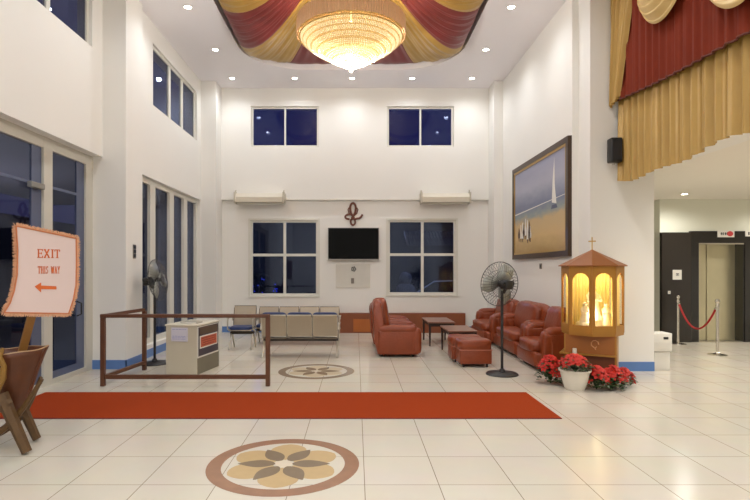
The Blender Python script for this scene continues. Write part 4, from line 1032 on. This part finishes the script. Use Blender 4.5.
leg_(cw(1, 394, 4.66), f1, .058, .042); leg_(cw(17, 396, 5.0), f2, .050, .037)
f3 = Vector((-.36, -.20, .02)); f4 = Vector((-.37, .16, .02))
leg_(cw(42, 379, 4.72), f3, .018, .045, (.05, 0, -.10)); leg_(cw(41, 377, 5.02), f4, .016, .042, (.05, 0, -.10))
MB().tube([cw(9, 401, 4.60), cw(9, 401, 5.1)], .024, 8).build('cross_bar', LEGW, ck, smooth=True)
MB().tube([cw(-4, 392, 4.62), cw(2, 378, 4.60), cw(4, 366, 4.60), cw(-1, 357, 4.60), cw(3, 348, 4.62)], [.03, .034, .022, .026, .014], 8).build('carved_arm', mat('yellow_carved_wood', (132, 96, 36), .4, var=.3, scale=20), ck, smooth=True)

# ================================================================= OUTSIDE
NG = mat('night_paving', (52, 58, 74), .7, var=.2, scale=1)
struct(MB().box(-30, 20, 13.96, 45, -.4, -.2).build('ground', NG))
struct(MB().box(-30, -4.62, -10, 13.96, -.4, -.1).build('ground_left', NG))
struct(MB().box(-12, 20, 30, 30.3, -.2, 6).build('wall_outside_back', mat('outer_wall', (50, 54, 66), .8, var=.1)))
point(-7.8, 10.0, 1.9, 38, (.9, .9, 1), .2); point(-7.8, 4.0, 1.9, 38, (.9, .9, 1), .2); point(0, 24, 4, 120, (.8, .85, 1), .2)  # unseen lights added outside to brighten what shows through the glass
struct(MB().box(-11.2, -11, -10, 30, -.1, 3.4).build('wall_outside_left', mat('outer_wall', (50, 54, 66), .8, var=.1)))
struct(MB().box(-9.2, -4.62, -7, 16, 3.62, 3.8).build('added_slab_outside_left', mat('added_slab_paint', (150, 150, 160), .8, var=.03)))  # slab added outside, its lit underside makes the upper glass paler
car = thing('parked_car', 'dark saloon car parked outside the right lower back window', 'car', (3.35, 18.6, -.2), 0)
CP = mat('dark_car_paint', (64, 72, 92), .25, .3, var=.05)
def car_sec(x, zt, w_): return [(x, -w_, .28), (x, -w_, .28+(zt-.28)*.55), (x, -w_*.86, zt), (x, w_*.86, zt), (x, w_, .28+(zt-.28)*.55), (x, w_, .28)]
secs_ = [(-2.1, .75, .7), (-1.9, .92, .82), (-1.0, 1.0, .85), (1.2, 1.02, .85), (1.9, .98, .83), (2.1, .8, .75)]
k = MB(); vs = [p for s in secs_ for p in car_sec(*s)]; k.add(vs, [(i*6+j, i*6+(j+1) % 6, (i+1)*6+(j+1) % 6, (i+1)*6+j) for i in range(5) for j in range(6)]+[tuple(range(6)), tuple(range(30, 36))]); k.build('body', CP, car, smooth=True, ang=35)
k = MB(); cab = [(-1.35, .99, .72), (-.65, 1.42, .6), (.6, 1.46, .6), (1.3, 1.0, .72)]
vs = [p for x, z, w_ in cab for p in ((x, -w_-.05, .97), (x, -w_, z), (x, w_, z), (x, w_+.05, .97))]; k.add(vs, [(i*4+j, i*4+j+1, (i+1)*4+j+1, (i+1)*4+j) for i in range(3) for j in range(3)]); k.build('cabin_glass', mat('car_glass', (24, 28, 38), .08), car)
k = MB(); k.tube([(-1.36, -.75, .99), (-.65, -.63, 1.43), (.6, -.63, 1.47), (1.3, -.75, 1.0)], .025, 6); k.build('roof_line', mat('light_trim', (170, 176, 190), .3, .5), car)
for sx in (-1.35, 1.35):
    for sy in (-.8, .8): MB().lathe([(.32, -.1), (.32, .1)], 24, M=T(sx, sy, .32) @ RX(PI/2)).build('wheel', BLACKP, car, smooth=True)
stt = thing('garden_statue', 'pale rounded stone statue outside the right lower back window', 'statue', (1.55, 16.3, -.2), 0)
SM = mat('night_stone', (104, 108, 118), .8, var=.25, scale=6)
MB().lathe([(0, 0), (.42, 0), (.42, .9), (.36, .95), (0, .95)], 16, cap=False).build('plinth', SM, stt)
k = MB(); k.puff(0, 0, 1.17, .30, .24, .24, e=.8, wr=.04); k.build('body', SM, stt, smooth=True)
k = MB(); k.puff(0, 0, 1.56, .20, .18, .20, e=.9, wr=.03); k.build('head', SM, stt, smooth=True)
aw = thing('corrugated_awning', 'corrugated metal awning seen through the right back window', 'awning', (2.9, 20.6, 2.6), 0)
MB().grid(lambda u, v: Vector((-.9+2.2*u, 1.1*v+.0, .62*v+.03*math.sin(u*2*PI*18))), 220, 1).build('sheet', mat('zinc_sheet', (110, 108, 112), .5, .5), aw, smooth=True, solid=.01)
for x in (-.85, 1.25): MB().box(x-.04, x+.04, .9, .98, -2.7, .48).build('post', CP, aw)
lb = thing('blue_light_bush', 'round bush wound with glowing blue lights outside the left back window', 'bush', (-3.95, 20.5, -.2), 0)
k = MB(); k.puff(0, 0, .85, .8, .6, .85, e=.9, wr=.2, seed=4, n=28, m=18); k.build('foliage', mat('night_foliage', (20, 34, 30), .8, var=.4), lb, smooth=True)
k = MB(); random.seed(8)
for i in range(60):
    a = random.uniform(PI, 2*PI); zz = .5+random.uniform(0, 1.0)
    rr = math.sqrt(max(0.05, 1-((zz-.85)/.95)**2)); k.puff(.86*rr*math.cos(a), .68*rr*math.sin(a), zz, .022, .022, .022, e=1, n=6, m=4)
k.build('blue_lights', mat('blue_led', (60, 80, 255), .4, emit=.7, ergb=(60, 80, 255)), lb)
point(3.2, 15.6, 3.2, 28, (.75, .82, 1), .3)  # added fill with no fixture, so the car and statue show
point(-3.4, 18.2, 2.6, 6, (.25, .3, 1), .3)

# finer pieces hang under the part they lie on
def nest(children, host):
    for o in list(bpy.data.objects):
        if o.parent and o.name.split('.')[0] in children:
            h = [p for p in bpy.data.objects if p.parent == o.parent and p.name.split('.')[0] == host]
            if h: o.parent = h[0]
nest(('poster_lines', 'poster_border'), 'poster_label'); nest(('notice_lines',), 'paper_notice')
nest(('painted_horizon', 'painted_sail', 'painted_hull', 'painted_figure', 'painted_legs'), 'canvas')
nest(('exit_lettering', 'this_way_lettering', 'arrow'), 'board'); nest(('rocker', 'red_mark', 'dark_marks', 'symbol', 'button_cap'), 'plate')
nest(('piping',), 'seat_cushion'); nest(('access_hatch',), 'panel_board'); nest(('maroon_hem',), 'maroon_pleats'); nest(('gilt_slip',), 'frame')
